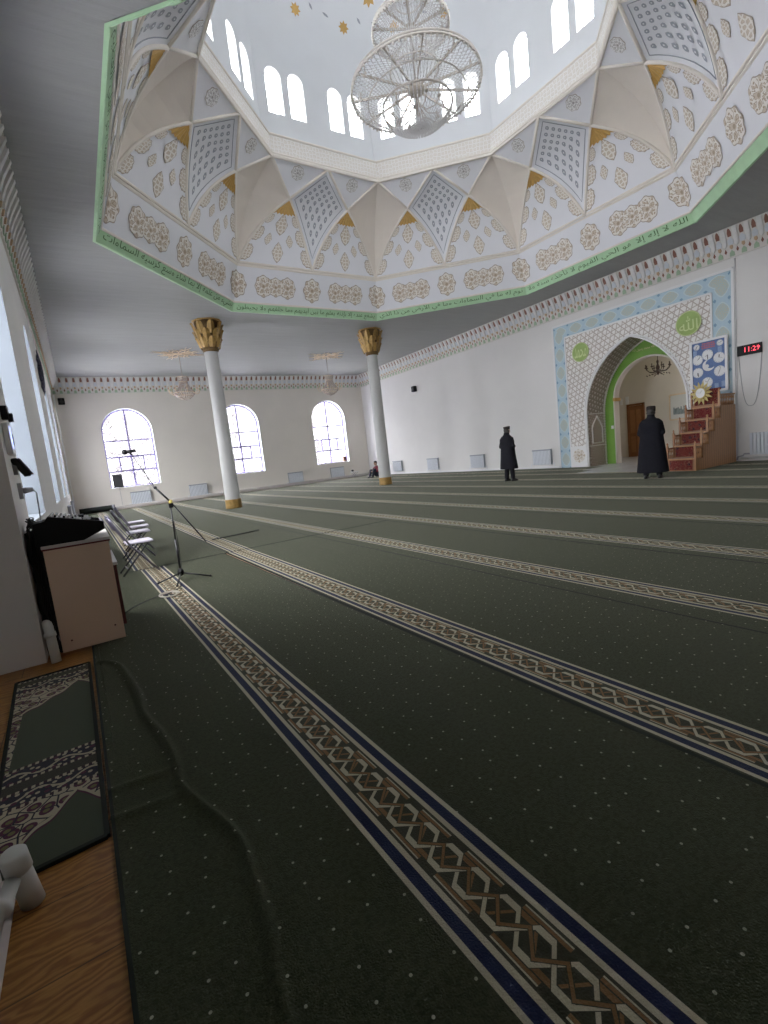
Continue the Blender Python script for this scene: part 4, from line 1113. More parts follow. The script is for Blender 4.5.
tag(mb.build('prayer_carpet', [M['carpet'], M['seam']]), 'green prayer carpet roll with a winding wrinkle beside the parquet floor', 'carpet', 'green prayer carpet rolls laid along the hall')
roll(1.962, 3.464, 2.155, -2, YS, 'green prayer carpet roll meeting the wrinkled one along a dark edge', 0, -.0084)
roll(3.462, 5.14, 3.86, -3, YS, 'green prayer carpet roll with the third ornamental stripe, this side of the cross seam')
roll(-.12, 1.915, .66, YS + .02, YB - .2, 'green prayer carpet roll under the folding chairs beyond the seam')
roll(1.914, 3.451, 2.12, YS + .02, YB - .2, 'green prayer carpet roll running past the white column nearer the side windows')
roll(3.45, 5.14, 3.85, YS + .02, YB - .2, 'green prayer carpet roll beyond the cross seam under that white column')
for x, lb in ((5.50, 'green prayer carpet roll with the fourth ornamental stripe from the desk'), (7.23, 'green prayer carpet roll in the middle of the hall, fifth stripe from the desk'), (8.87, 'green prayer carpet roll with the sixth ornamental stripe from the desk'), (10.52, 'green prayer carpet roll running under the column beside the seated person'),
              (12.20, 'green prayer carpet roll on which both standing men stand'), (13.85, 'green prayer carpet roll in front of the pulpit steps'), (15.20, 'green prayer carpet roll against the prayer niche wall')):
    roll(x - .355, {5.50: 6.87, 7.23: 8.51, 8.87: 10.16, 10.52: 11.84, 12.20: 13.49, 13.85: 14.84, 15.20: 16.25}[x], x, -3, YB - .2, lb)
# prayer runner on the parquet
mb = MB()
mb.grid(lambda u, v: (-.515 + .387 * u - .105 * v + .075 * u * v, 2.13 + 2.24 * v - .02 * (1 - u), .010 + .002 * math.sin(v * 9)), 4, 20, 0, lambda u, v: (-.515 + .387 * u - .105 * v + .075 * u * v + .23, 2.13 + 2.24 * v - 3.0 + 1.48), False)
for (a, b) in (((-.515, 2.11), (-.128, 2.13)), ((-.62, 4.35), (-.158, 4.37)), ((-.515, 2.11), (-.62, 4.35)), ((-.128, 2.13), (-.158, 4.37))): mb.bar((a[0], a[1], .008), (b[0], b[1], .008), .02, .016, 1)
tag(mb.build('prayer_rug', [M['rug'], M['seam']]), 'dark green prayer rug with cream and navy niche pattern on the parquet', 'rug')

# ------------------------------------------------------------------ desk with mixing console
dk = thing('desk', 'light wood laminate desk with maroon edging holding the mixing console', 'desk', (-.10, 4.75, .017))
mb = MB(); mb.box((-.235, 0, .012), (.235, .026, .885)); mb.build('side_panel', M['desk'], dk)
mb = MB(); mb.box((-.235, .95, .012), (.235, .976, .885)); mb.build('side_panel', M['desk'], dk)
mb = MB(); mb.box((-.245, -.008, .885), (.245, 1.0, .90)); mb.build('maroon_edge', M['maroon'], dk)
mb = MB(); mb.box((-.245, -.008, .90), (.250, 1.0, .922)); mb.build('tabletop', M['tabletop'], dk)
mb = MB(); mb.box((.10, .03, .12), (.262, .945, .66)); mb.build('front_panel', M['maroon'], dk)
mb = MB(); mb.box((.10, .03, .66), (.272, .945, .685)); mb.build('ledge', M['tabletop'], dk)
mb = MB(); mb.box((-.235, .027, .012), (-.215, .95, .885)); mb.build('back_panel', M['maroon'], dk)
for x, z in ((.17, .14), (-.16, .10)): mb = MB(); mb.disc((x, -.001, z), (0, -1, 0), .008, 10); mb.build('screw_cap', M['maroon'], dk)
mx = thing('mixing_console', 'black wedge-shaped mixing console with rows of pale knobs on the desk', 'mixer', (-.10, 4.77, .940))
prof = [(-.265, .01), (-.27, .19), (-.19, .20), (-.165, .235), (.225, .135), (.225, .07), (.06, .0), (-.24, .0)]
mb = MB()
for y in (0.0, .46): mb.poly([(x, y, z) for x, z in prof])
for i in range(len(prof)):
    a, b = prof[i], prof[(i + 1) % len(prof)]; mb.quad((a[0], 0, a[1]), (b[0], 0, b[1]), (b[0], .46, b[1]), (a[0], .46, a[1]))
mb.build('case', M['black'], mx)
def top(x): return .235 - (x + .165) * .1 / .39
mb = MB(); mb.quad((-.155, .012, top(-.155) + .004), (.215, .012, top(.215) + .004), (.215, .448, top(.215) + .004), (-.155, .448, top(-.155) + .004)); mb.build('control_panel', M['grey'], mx)
mb = MB()
for i in range(12):
    for j in range(7):
        x = -.14 + .030 * j; y = .03 + .035 * i; mb.lathe([(.009, 0), (.008, .016), (.004, .018)], (x, y, top(x) + .004), 6, (i + j) % 2)
mb.build('knob', [M['dialw'], M['black']], mx)['kind'] = 'stuff'
mb = MB()
for i in range(12): y = .03 + .035 * i; x = .09 + .05 * random.random(); mb.bar((.07, y, top(.07) + .005), (.20, y, top(.20) + .005), .004, .002, 1); mb.cbox((x, y, top(x) + .012), (.022, .012, .018), 0)
mb.build('fader', [M['dialw'], M['black']], mx)
mb = MB(); mb.box((.01, .30, top(.01) - .01), (.09, .44, top(.01) + .012)); mb.build('display', M['black'], mx)
cc = thing('cable_coil', 'loops of black cable hanging behind the mixing console', 'cable', (-.395, 4.95, 1.10))
mb = MB()
for i in range(7):
    r_ = .055 + .008 * (i % 3); pts = [(.012 * math.sin(3 * a + i) + .006 * (i - 3), r_ * 1.25 * math.cos(a), r_ * math.sin(a) + .01 * (i % 2)) for a in [2 * PI * k / 22 for k in range(22)]]
    mb.tube(pts, .0055, 5, closed=True)
mb.build('loop', M['cord'], cc)['kind'] = 'stuff'
cb = thing('cable_bundle', 'tangle of black cables hanging between the desk and the wall pier', 'cable', (-.40, 4.86, 0))
mb = MB()
for i in range(46):
    ph = random.uniform(0, 6); x0 = random.uniform(-.030, .045); y0 = random.uniform(-.02, .28)
    mb.tube([(x0 + .012 * math.sin(ph + k * .9), y0 + .03 * math.sin(ph * 2 + k * .55), 1.06 - 1.055 * k / 18) for k in range(19)], random.uniform(.006, .012), 5, i % 9 == 8)
mb.build('strand', [M['cord'], M['grey']], cb)['kind'] = 'stuff'
pp = thing('heating_pipe', 'pale grey bent heating pipe standing at the foot of the near wall pier', 'pipe', (-.395, 4.68, 0))
mb = MB(); mb.tube([(-.02, .12, .30), (-.005, .02, .31), (0, 0, .285), (.004, -.01, .2), (.012, -.03, .0)], [.030, .034, .036, .036, .036], 14); mb.build('pipe', M['pipe'], pp)
mb = MB(); mb.tube([(.0, -.004, .245), (.003, -.008, .21)], .045, 14); mb.build('collar', M['pipe'], pp)
pp = thing('radiator_pipe', 'thick white heating pipe with elbow on the parquet below the prayer rug', 'pipe', (-.36, 1.97, 0))
mb = MB(); mb.tube([(.0, 0, 0.0), (-.022, -.012, .19)], [.036, .034], 20); mb.build('riser', M['pipe'], pp)
mb = MB(); mb.tube([(-.017, -.010, .14), (-.023, -.014, .205), (-.023, -.015, .212)], [.040, .040, .032], 20); mb.build('cap', M['pipe'], pp)
mb = MB(); mb.tube([(-.03, -.02, .13), (-.05, -.12, .12), (-.052, -.122, .12), (-.058, -.15, .118), (-.06, -.152, .118), (-.085, -1.4, .10)], [.024, .024, .031, .031, .018, .018], 18); mb.build('branch', M['pipe'], pp)
tag((lambda m_: (m_.box((XL, YF, 0), (XL + .035, 2.04, .075)), m_.build('baseboard_left', M['plinth']))[1])(MB()), 'pale skirting strip under the thick heating pipe', 'baseboard', None, 'structure')

# ------------------------------------------------------------------ folding chairs
def make_chair(label):
    t = thing('folding_chair', label, 'chair', (0, 0, 0), 0, 'folding chairs behind the desk')
    w = .20      # local: sitter faces +x
    mb = MB(); mb.box((-.13, -.185, .445), (.23, .185, .475)); mb.build('seat', M['seat'], t, bevel=.012)
    mb = MB(); mb.grid(lambda u, v: (-.215 - .075 * v - .02 * math.cos((u - .5) * PI), -.19 + .38 * u, .68 + .18 * v), 8, 3); mb.grid(lambda u, v: (-.237 - .075 * v - .02 * math.cos((u - .5) * PI), -.19 + .38 * u, .68 + .18 * v), 8, 3); mb.build('backrest', M['back'], t)
    for s in (-1, 1):
        mb = MB(); mb.tube([(-.30, s * w, .87), (-.27, s * w, .80), (-.10, s * w, .46), (.24, s * w, .0)], .013, 8); mb.build('front_leg', M['steel'], t)
        mb = MB(); mb.tube([(.16, s * (w - .03), .44), (-.24, s * (w - .03), 0)], .013, 8); mb.build('rear_leg', M['blackmetal'], t)
    mb = MB(); mb.tube([(-.30, -w, .87), (-.305, -w + .03, .89), (-.305, w - .03, .89), (-.30, w, .87)], .013, 8); mb.build('top_rail', M['steel'], t)
    for x_, z_, q_ in ((.16, .105, w), (-.16, .09, w - .03)): mb = MB(); mb.tube([(x_, -q_, z_), (x_, q_, z_)], .009, 6); mb.build('stretcher', M['steel'], t)
    return t
ch0 = make_chair('folding chair closest to the microphone stand')
ch0.location = (.56, 8.02, CT + .005); ch0.rotation_euler = (0, 0, .05)
for (x, y, rz, lb) in ((.70, 9.55, .02, 'second folding chair from the microphone stand'), (.80, 10.55, -.03, 'third folding chair from the microphone stand'), (.84, 11.75, .03, 'farthest of the four folding chairs from the microphone stand')):
    dup(ch0, (x, y, CT + .005), rz, lb)

# ------------------------------------------------------------------ microphone stand
ms = thing('microphone_stand', 'black tripod microphone boom stand with yellow tape on the carpet', 'microphone stand', (.94, 6.70, CT + .006))
mb = MB(); mb.tube([(0, 0, .10), (.0, 0, .55)], .016, 10); mb.tube([(0, 0, .52), (.01, .0, 1.0)], .011, 10); mb.build('pole', M['blackmetal'], ms)
mb = MB(); mb.lathe([(.022, .06), (.04, .08), (.04, .13), (.02, .16)], n=12); mb.build('hub', M['black'], ms)
for x, y in ((-.28, .06), (.33, -.18), (-.12, -.36)):
    mb = MB(); mb.tube([(0, 0, .10), (x, y, .012)], .011, 8); mb.ball((x, y, .013), .015, 8, 5); mb.build('leg', M['blackmetal'], ms)
mb = MB(); mb.cbox((.012, 0, 1.0), (.05, .05, .06)); mb.build('clutch', M['black'], ms)
mb = MB(); mb.tube([(.012, -.02, 1.03), (.02, .01, 1.06)], .024, 10); mb.build('tape', M['yellow'], ms)
bd = V3((-.62, .05, .98)).normalized()
jt = V3((.015, 0, 1.05))
mb = MB(); mb.tube([jt + V3((.36, 0, -.60)), jt], .010, 8); mb.tube([jt, jt + V3((-.145, .0, .19))], .013, 8); mb.build('boom', M['blackmetal'], ms)
mb = MB(); mb.tube([jt + V3((-.145, 0, .19)), jt + V3((-.155, 0, .215))], .02, 10); mb.build('knob', M['black'], ms)
mb = MB(); mb.tube([jt + V3((-.15, 0, .2)), jt + V3((-.35, .0, .64))], .0055, 6); mb.tube([jt + V3((-.35, 0, .64)), jt + V3((-.385, 0, .685))], .012, 8); mb.build('boom_rod', M['blackmetal'], ms)
mb = MB(); mb.tube([jt + V3((-.30, 0, .688)), jt + V3((-.40, 0, .682))], [.016, .022], 10); mb.ball(tuple(jt + V3((-.425, 0, .680))), .034, 10, 8); mb.build('microphone', M['black'], ms)
mb = MB(); mb.tube([jt + V3((-.30, .0, .68)), jt + V3((-.2, .02, .26)), jt + V3((-.02, .03, .02)), (.03, .02, .6), (.02, -.02, .2), (-.05, -.1, .01)], .004, 5); mb.build('cable', M['cord'], ms)
mc = thing('microphone_cable', 'thin dark cable looping over the carpet stripe from desk to stand', 'cable', (0, 0, CT + .006))
mb = MB(); mb.tube([(.17, 5.6, .006), (.30, 5.82, .006), (.45, 5.97, .006), (.58, 6.06, .006), (.68, 6.03, .006), (.72, 5.93, .006), (.66, 5.88, .006), (.62, 6.0, .010), (.75, 6.12, .006), (.86, 6.3, .006), (.88, 6.55, .006)], .006, 6); mb.build('cord', M['cord'], mc)
mb = MB()
for i in range(3): mb.tube([(.68 + (.08 + .015 * i) * math.cos(a), 6.0 + (.10 + .02 * i) * math.sin(a), .008 + .003 * i) for a in [2 * PI * k / 20 for k in range(20)]], .005, 5, closed=True)
mb.build('coil', M['cordw'], mc)
mb = MB(); mb.tube([(2.07, 9.95, CT + .017), (2.5, 10.0, CT + .017), (3.1, 10.12, CT + .017)], .013, 6); tag(mb.build('cable', M['cord']), 'straight black cable lying across the second carpet stripe', 'cable')

# ------------------------------------------------------------------ radiators
def make_radiator(label, loc, rz):
    t = thing('radiator', label, 'radiator', loc, rz, 'white panel radiators below the walls')
    w, h = .46, .62
    mb = MB(); n_ = 13
    for i in range(n_):
        x0 = -w + 2 * w * i / n_ + .008; x1 = x0 + 2 * w / n_ - .016; g = .017
        mb.add([(x0, -.10, 0), (x0 + g, -.112, .03), (x1 - g, -.112, .03), (x1, -.10, 0), (x0, -.10, h), (x0 + g, -.112, h - .03), (x1 - g, -.112, h - .03), (x1, -.10, h)], [(0, 1, 5, 4), (1, 2, 6, 5), (2, 3, 7, 6), (0, 3, 2, 1), (4, 5, 6, 7)])
    mb.box((-w, -.098, 0), (w, -.02, h), 1); mb.build('panel', [M['rad'], M['raddark']], t)
    mb = MB(); mb.box((-w - .008, -.116, h - .045), (w + .008, -.015, h + .008)); mb.box((w, -.116, .0), (w + .01, -.015, h)); mb.build('grille', M['raddark'], t)
    mb = MB()
    for s in (-1, 1): mb.tube([(s * (w - .02), -.06, .05), (s * (w + .10), -.06, .05), (s * (w + .12), -.06, .02), (s * (w + .12), -.06, -.15)], .014, 6)
    mb.build('pipe', M['rad'], t)
    return t
rad0 = make_radiator('white radiator under the far window with the black box', (2.55, YB, .17), 0)
for x, lb in ((5.38, 'white radiator on the far wall between its first two windows'), (11.05, 'white radiator on the far wall left of the corner window'), (13.9, 'white radiator under the far window next to the corner')): dup(rad0, (x, YB, .17), 0, lb)
for y, lb in ((13.18, 'white radiator beside the blue tiled border'), (17.0, 'white radiator just behind the standing man in a knee-length coat'), (20.45, 'white radiator below the small black wall speaker'), (23.85, 'white radiator beside the gilded column base by the corner')): dup(rad0, (XR, y, .17), -PI / 2, lb)
for y, lb in ((18.8, 'radiator under the third side-wall window'), (24.3, 'radiator under the side-wall window next to the corner')): dup(rad0, (XL, y, .17), PI / 2, lb)
r2 = thing('radiator', 'white ribbed radiator on the wall right of the pulpit steps', 'radiator', (XR, 5.40, .19), -PI / 2)
for i in range(11):
    x = -.44 + .088 * i
    mb = MB(); mb.box((x - .036, -.13, .0), (x + .036, -.04, .62)); mb.build('section', M['rad'], r2, bevel=.012)
mb = MB(); mb.tube([(-.44, -.085, .03), (-.62, -.085, .03), (-.65, -.085, -.02), (-.78, -.085, -.05), (-.80, -.085, -.14)], .024, 8); mb.build('pipe', M['grey'], r2)
for z in (.59, .03): mb = MB(); mb.tube([(-.44, -.085, z), (.44, -.085, z)], .02, 8); mb.build('header_pipe', M['rad'], r2)
mb = MB(); mb.tube([(XR - .09, 6.10, .10), (XR - .09, 3.2, .10)], .03, 8); tag(mb.build('heating_pipe', M['pipe']), 'horizontal heating pipe under the ribbed radiator right of the pulpit', 'pipe')
mb = MB(); mb.tube([(XR - .02, 6.205, 0.0), (XR - .02, 6.205, 5.7)], .017, 8); tag(mb.build('conduit_pipe', M['white']), 'thin white upright conduit beside the blue tiled border', 'pipe')
mb = MB(); mb.tube([(XL + .10, YB - .12, .1), (XL + .10, YB - .12, 5.7)], .03, 8); tag(mb.build('riser_pipe', M['white']), 'white upright heating riser in the far corner by the side wall', 'pipe')

# ------------------------------------------------------------------ small things on walls and sills
def speaker(label, loc, rz):
    t = thing('wall_speaker', label, 'speaker', loc, rz, 'small black wall speakers')
    mb = MB(); mb.box((-.13, -.24, -.15), (.13, -.04, .15)); mb.build('case', M['black'], t, bevel=.015)
    mb = MB(); mb.box((-.03, -.06, -.05), (.03, 0, .05)); mb.build('bracket', M['blackmetal'], t)
    mb = MB(); mb.disc((0, -.241, -.03), (0, -1, 0), .085, 18); mb.disc((0, -.241, .09), (0, -1, 0), .035, 12); mb.build('cone', M['grey_dark'], t)
    return t
M['grey_dark'] = plain('speaker_grille', (.03, .03, .033), .7)
sp = speaker('small black speaker in the far corner under the cornice', (-.10, YB, 5.40), .1)
dup(sp, (XR, 21.39, 4.66), -PI / 2, 'small black speaker high on the plain wall left of the niche')
bx = thing('loudspeaker_box', 'black loudspeaker box on the sill of the far window behind the microphone', 'speaker', (1.66, YB - .06, 1.10))
mb = MB(); mb.box((-.22, -.10, 0), (.20, .22, .66)); mb.build('case', M['black'], bx, bevel=.02)
mb = MB(); mb.box((-.19, -.104, .04), (.17, -.098, .62)); mb.build('grille', M['grey_dark'], bx)
mb = MB(); mb.tube([(.0, -.02, .0), (-.0, .03, -.02), (.01, .03, -.9)], .008, 5); mb.build('cord', M['grey'], bx)
mb = MB(); mb.box((14.50, YB + .02, 1.10), (14.72, YB + .16, 1.42), 0); mb.box((14.53, YB + .012, 1.20), (14.69, YB + .02, 1.40), 1)
tag(mb.build('cardboard_box', [M['boxbrown'], M['maroon']]), 'small brown box on the sill of the window next to the corner', 'box')
st = thing('folding_stool', 'small pale folding stool with a dark cloth below the corner window', 'stool', (14.75, YB - .75, CT + .016))
mb = MB(); mb.box((-.22, -.16, .34), (.22, .16, .37)); mb.build('seat', M['dialw'], st)
for s in (-1, 1):
    mb = MB(); mb.tube([(-.2, s * .14, 0), (.2, s * .14, .35)], .014, 6); mb.tube([(.2, s * .14, 0), (-.2, s * .14, .35)], .014, 6); mb.build('leg', M['grey'], st)
mb = MB(); mb.ball((-.12, 0, .43), .1, 10, 6, 0, (1, .8, .7)); tag(mb.build('dark_cap', M['black'], None, (14.75, YB - .75, CT + .025)), 'dark cap lying on the pale folding stool', 'cap')
rc = thing('rolled_carpet', 'black rolled carpet lying in the far corner by the side wall', 'rolled carpet', (.55, YB - .42, .16))
mb = MB(); sp_ = [(.145 * (1 - .055 * k / 6) * math.cos(k * .55), .145 * (1 - .055 * k / 6) * math.sin(k * .55)) for k in range(70)]
for i in range(len(sp_) - 1): a, b = sp_[i], sp_[i + 1]; mb.quad((-.75, a[0], a[1]), (.75, a[0], a[1]), (.75, b[0], b[1]), (-.75, b[0], b[1]), 0)
mb.build('roll', M['seam'], rc)
# pier fittings
vi = thing('intercom_panel', 'white wall intercom with a bluish lit screen on the near pier', 'intercom', (XL, 5.0, 1.84))
mb = MB(); mb.box((0, -.11, -.13), (.045, .11, .13)); mb.build('case', M['white'], vi, bevel=.01)
mb = MB(); mb.quad((.046, -.09, -.08), (.046, .02, -.08), (.046, .02, .10), (.046, -.09, .10)); mb.build('screen', M['screen'], vi)
mb = MB(); mb.cbox((.047, .06, .0), (.006, .05, .09)); mb.build('keypad', M['black'], vi)
vt_ = thing('phone_handset', 'dark handset tilted on its cradle under the white wall intercom', 'phone', (XL, 5.12, 1.60))
mb = MB(); mb.bar((.02, -.06, .08), (.09, .05, -.06), .05, .03); mb.build('handset', M['black'], vt_)
mb = MB(); mb.bar((.045, -.06, .085), (.115, .05, -.055), .045, .008); mb.build('cover', M['steel'], vt_)
mb = MB(); mb.box((0, -.03, -.05), (.03, .03, .05)); mb.build('cradle', M['grey'], vt_)
vb = thing('wall_sensor', 'small black box above the white wall intercom', 'sensor', (XL, 5.06, 2.06))
mb = MB(); mb.box((0, -.05, -.05), (.05, .05, .06)); mb.box((.04, -.02, -.07), (.075, .03, .0)); mb.build('case', M['black'], vb)
sk = thing('wall_socket', 'white wall socket with grey plug below the handset', 'socket', (XL, 5.22, 1.41))
mb = MB(); mb.box((0, -.06, -.07), (.03, .06, .07)); mb.build('plate', M['grey_lt'], sk)
mb = MB(); mb.tube([(.02, 0, .0), (.10, .02, .005)], [.03, .018], 10); mb.build('plug', M['grey_lt'], sk)
mb = MB(); mb.tube([(.10, .02, .0), (.12, .03, -.03), (.11, .05, -.25), (.07, .03, -.5), (.03, -.1, -.8), (.03, -.2, -1.1)], .006, 6); mb.build('cord', M['grey'], sk)
wo = thing('wall_ornament', 'dark violet carved scrollwork ornament high on the side wall pier', 'wall ornament', (XL + .01, 16.2, 4.55)); wo.scale = (.75, .75, .75)
mb = MB()
for s in (-1, 1):
    for (y0, z0, r_) in ((.22, .45, .2), (.30, -.05, .26), (.20, -.5, .18)):
        mb.tube([(.05 + .02 * math.sin(k), s * (y0 + r_ * (1 - k / 26) * math.cos(k * .55)), z0 + r_ * (1 - k / 26) * math.sin(k * .55)) for k in range(22)], .035, 6)
mb.tube([(.05, 0, .85), (.07, .05, .4), (.05, 0, 0), (.07, -.05, -.4), (.05, 0, -.8)], [.01, .06, .09, .06, .01], 8)
mb.build('scroll', M['ornament'], wo)

# ------------------------------------------------------------------ chandeliers of the far hall
def small_chandelier(label, loc):
    t = thing('crystal_chandelier', label, 'chandelier', loc, 0, 'small crystal chandeliers before the far windows')
    mb = MB()       # branching gilded relief on the ceiling
    for i in range(8):
        a = 2 * PI * i / 8 + .2; d = V3((math.cos(a), math.sin(a), 0)); s_ = V3((-math.sin(a), math.cos(a), 0)); L = 1.05 if i % 2 == 0 else .8
        for sg in (-1, 1):
            mb.tube([d * (L * q / 8) + s_ * sg * (.10 * math.sin(q / 8 * PI * 1.6)) + V3((0, 0, -.02)) for q in range(9)], [.024 - .002 * q for q in range(9)], 5)
            mb.tube([d * (L * .55) + s_ * sg * .08 + (d * math.cos(b) + s_ * sg * math.sin(b)) * .12 * (1 - b / 8) + V3((0, 0, -.02)) for b in [.6 * q for q in range(9)]], .012, 5)
    mb.lathe([(.16, -.035), (.14, -.05), (.05, -.07)], n=20); mb.build('ceiling_rosette', M['goldlight'], t)
    mb = MB(); mb.tube([(0, 0, -.05), (0, 0, -.92)], .014, 6); mb.lathe([(.03, -.92), (.06, -.96), (.03, -1.0)], n=10); mb.build('rod', M['spoke'], t)
    prof = [(.20, -.93), (.17, -1.0), (.16, -1.15), (.20, -1.30), (.27, -1.42), (.36, -1.50), (.40, -1.55), (.36, -1.62), (.28, -1.70), (.18, -1.77), (.04, -1.82)]
    mb = MB()
    for i in range(28):
        a = 2 * PI * i / 28; pth_ = [(r_ * math.cos(a), r_ * math.sin(a), z) for r_, z in prof]; mb.tube(pth_, .012, 4)
        for p in pth_: mb.ball(p, .020, 5, 3)
    mb.build('crystal_strand', M['crystalw'], t)['kind'] = 'stuff'
    mb = MB()
    for r_, z in ((.20, -.93), (.40, -1.55), (.28, -1.70), (.16, -1.12)): mb.ring((0, 0, z), r_, .014, 28, 5)
    mb.build('hoop', M['goldlight'], t)
    for i in range(8):
        a = 2 * PI * i / 8; d = V3((math.cos(a), math.sin(a), 0))
        mb = MB(); mb.tube([d * r_ + V3((0, 0, z)) for r_, z in ((.34, -1.54), (.46, -1.60), (.56, -1.55), (.57, -1.48))], .012, 5); mb.lathe([(.012, -1.48), (.045, -1.46), (.04, -1.44), (.012, -1.44), (.014, -1.34), (.003, -1.28)], tuple(d * .57), 8)
        mb.build('arm', M['goldlight'], t)
    return t
sc1 = small_chandelier('small crystal chandelier behind the column nearer the side wall', (4.39, 21.9, H)); sc1.scale = (K, K, K)
dup(sc1, (11.34, 21.9, H), .15, 'small crystal chandelier in front of the window next to the corner')

# ------------------------------------------------------------------ main two-tier chandelier
mc_ = thing('dome_chandelier', 'huge two-tier crystal ring chandelier hanging under the dome', 'chandelier', (CX + .08, CY + .05, -.091 - .18)); mc_.scale = (K, K, K)
zt = (Z5 + 4.15 + .271) / K
mb = MB(); mb.tube([(0, 0, zt - .01), (0, 0, 8.72)], .022, 8); mb.lathe([(.03, zt - .1), (.12, zt - .06), (.14, zt)], n=16); mb.build('rod', M['spoke'], mc_)
def tier(R, z, hubr, nsp, zin):
    mb = MB(); mb.ring((0, 0, z), R, .026, 72, 6); mb.ring((0, 0, z + .07), R - .01, .018, 72, 5)
    for i in range(72): a = 2 * PI * i / 72; mb.ball((R * math.cos(a), R * math.sin(a), z - .04), .026, 5, 4)
    mb.build('ring', M['ringmetal'], mc_)
    mb = MB(); mb.lathe([(hubr * .5, z - .10), (hubr, z - .07), (hubr, z + .05), (hubr * .55, z + .09)], n=20); mb.build('hub', M['spoke'], mc_)
    for i in range(nsp):
        a = 2 * PI * (i + .3) / nsp; d = V3((math.cos(a), math.sin(a), 0)); s_ = V3((-math.sin(a), math.cos(a), 0))
        mb = MB(); mb.bar(d * hubr * .8 + V3((0, 0, z)), d * R + V3((0, 0, z)), .024, .05); p = d * R * .78 + V3((0, 0, z)); mb.bar(p - s_ * .06, p + s_ * .06, .014, .02); p = d * R * .70 + V3((0, 0, z)); mb.bar(p - s_ * .05, p + s_ * .05, .014, .02)
        mb.lathe([(.012, 0), (.03, .02), (.03, .05), (.014, .06), (.014, .13), (.002, .16)], tuple(d * (R * .86) + V3((0, 0, z + .02))), 7)
        mb.build('spoke', M['spoke'], mc_)
tier(1.40, 9.25, .17, 11, 0); tier(.82, 10.42, .12, 10, 0)
for z_, r_, t_ in ((8.90, .76, .022), (9.60, .52, .016), (10.95, .28, .016), (9.05, 1.06, .014)): mb = MB(); mb.ring((0, 0, z_), r_, t_, 56, 5); mb.build('ring', M['ringmetal'], mc_)
def strands(n_, prof, name, r_=.007, bead=.017, every=1):
    mb = MB()
    for i in range(n_):
        a = 2 * PI * i / n_; pth_ = []
        for j in range(len(prof) - 1):
            for q in range(4):
                f = q / 4; pth_.append((prof[j][0] + (prof[j + 1][0] - prof[j][0]) * f, prof[j][1] + (prof[j + 1][1] - prof[j][1]) * f))
        pth_.append(prof[-1]); P_ = [(r * math.cos(a), r * math.sin(a), z) for r, z in pth_]
        mb.tube(P_, r_, 3, cap=False)
        for p in P_[::every]: mb.ball(p, bead, 4, 3)
    o = mb.build(name, M['crystal'], mc_); o['kind'] = 'stuff'
strands(88, [(1.40, 9.25), (1.22, 9.12), (1.0, 9.02), (.76, 8.90)], 'crystal_strand')
strands(72, [(1.39, 9.30), (1.1, 9.38), (.78, 9.52), (.52, 9.60), (.45, 9.95), (.55, 10.2), (.82, 10.40)], 'upper_strand', .005, .013)
strands(48, [(.82, 10.46), (.6, 10.55), (.4, 10.75), (.28, 10.95), (.14, 11.5), (.04, 12.2)], 'crown_strand')
strands(56, [(.76, 8.90), (.72, 8.78), (.60, 8.64), (.42, 8.54), (.2, 8.48), (.03, 8.46)], 'bowl_strand')
strands(40, [(.80, 10.40), (.62, 10.26), (.40, 10.18), (.14, 10.3)], 'tier_strand', .004, .011)
for i in range(10):
    a = 2 * PI * i / 10; d = V3((math.cos(a), math.sin(a), 0))
    mb = MB(); mb.tube([d * .05 + V3((0, 0, 8.95)), d * .22 + V3((0, 0, 8.75)), d * .45 + V3((0, 0, 8.72)), d * .55 + V3((0, 0, 8.82))], .013, 5); mb.lathe([(.01, 0), (.05, .02), (.045, .045), (.014, .05), (.014, .14), (.003, .19)], tuple(d * .55 + V3((0, 0, 8.82))), 7); mb.build('candle_arm', M['spoke'], mc_)
# ------------------------------------------------------------------ people: every body is one remeshed continuous surface
def cap_(mb, a, b, ra, rb, n=14, mat=0, flat=None):
    """closed tapered capsule from a to b; flat=(sx, sy, sz) squashes about the axis start."""
    a = V3(a); b = V3(b); d = b - a; L = d.length
    d = d / L if L > 1e-6 else V3((0, 0, 1)); x = d.orthogonal().normalized(); y = d.cross(x)
    rings = []
    for i in range(1, 6): t = -PI / 2 + PI / 2 * i / 5; rings.append((ra * math.sin(t), ra * math.cos(t), 0))
    for i in range(0, 5): t = PI / 2 * i / 5; rings.append((rb * math.sin(t), rb * math.cos(t), 1))
    pts = [tuple(a - d * ra)]; fs = []
    for off, r, e in rings:
        c = (b if e else a) + d * off
        for k in range(n): q = 2 * PI * k / n; pts.append(tuple(c + (x * math.cos(q) + y * math.sin(q)) * r))
    pts.append(tuple(b + d * rb)); N = len(rings)
    for k in range(n): fs.append((0, 1 + (k + 1) % n, 1 + k)); fs.append((len(pts) - 1, 1 + (N - 1) * n + k, 1 + (N - 1) * n + (k + 1) % n))
    for j in range(N - 1):
        for k in range(n): fs.append((1 + j * n + k, 1 + j * n + (k + 1) % n, 1 + (j + 1) * n + (k + 1) % n, 1 + (j + 1) * n + k))
    mb.add(pts, fs, mat)
def chain(mb, pts, rs):
    for i in range(len(pts) - 1): cap_(mb, pts[i], pts[i + 1], rs[i], rs[i + 1])
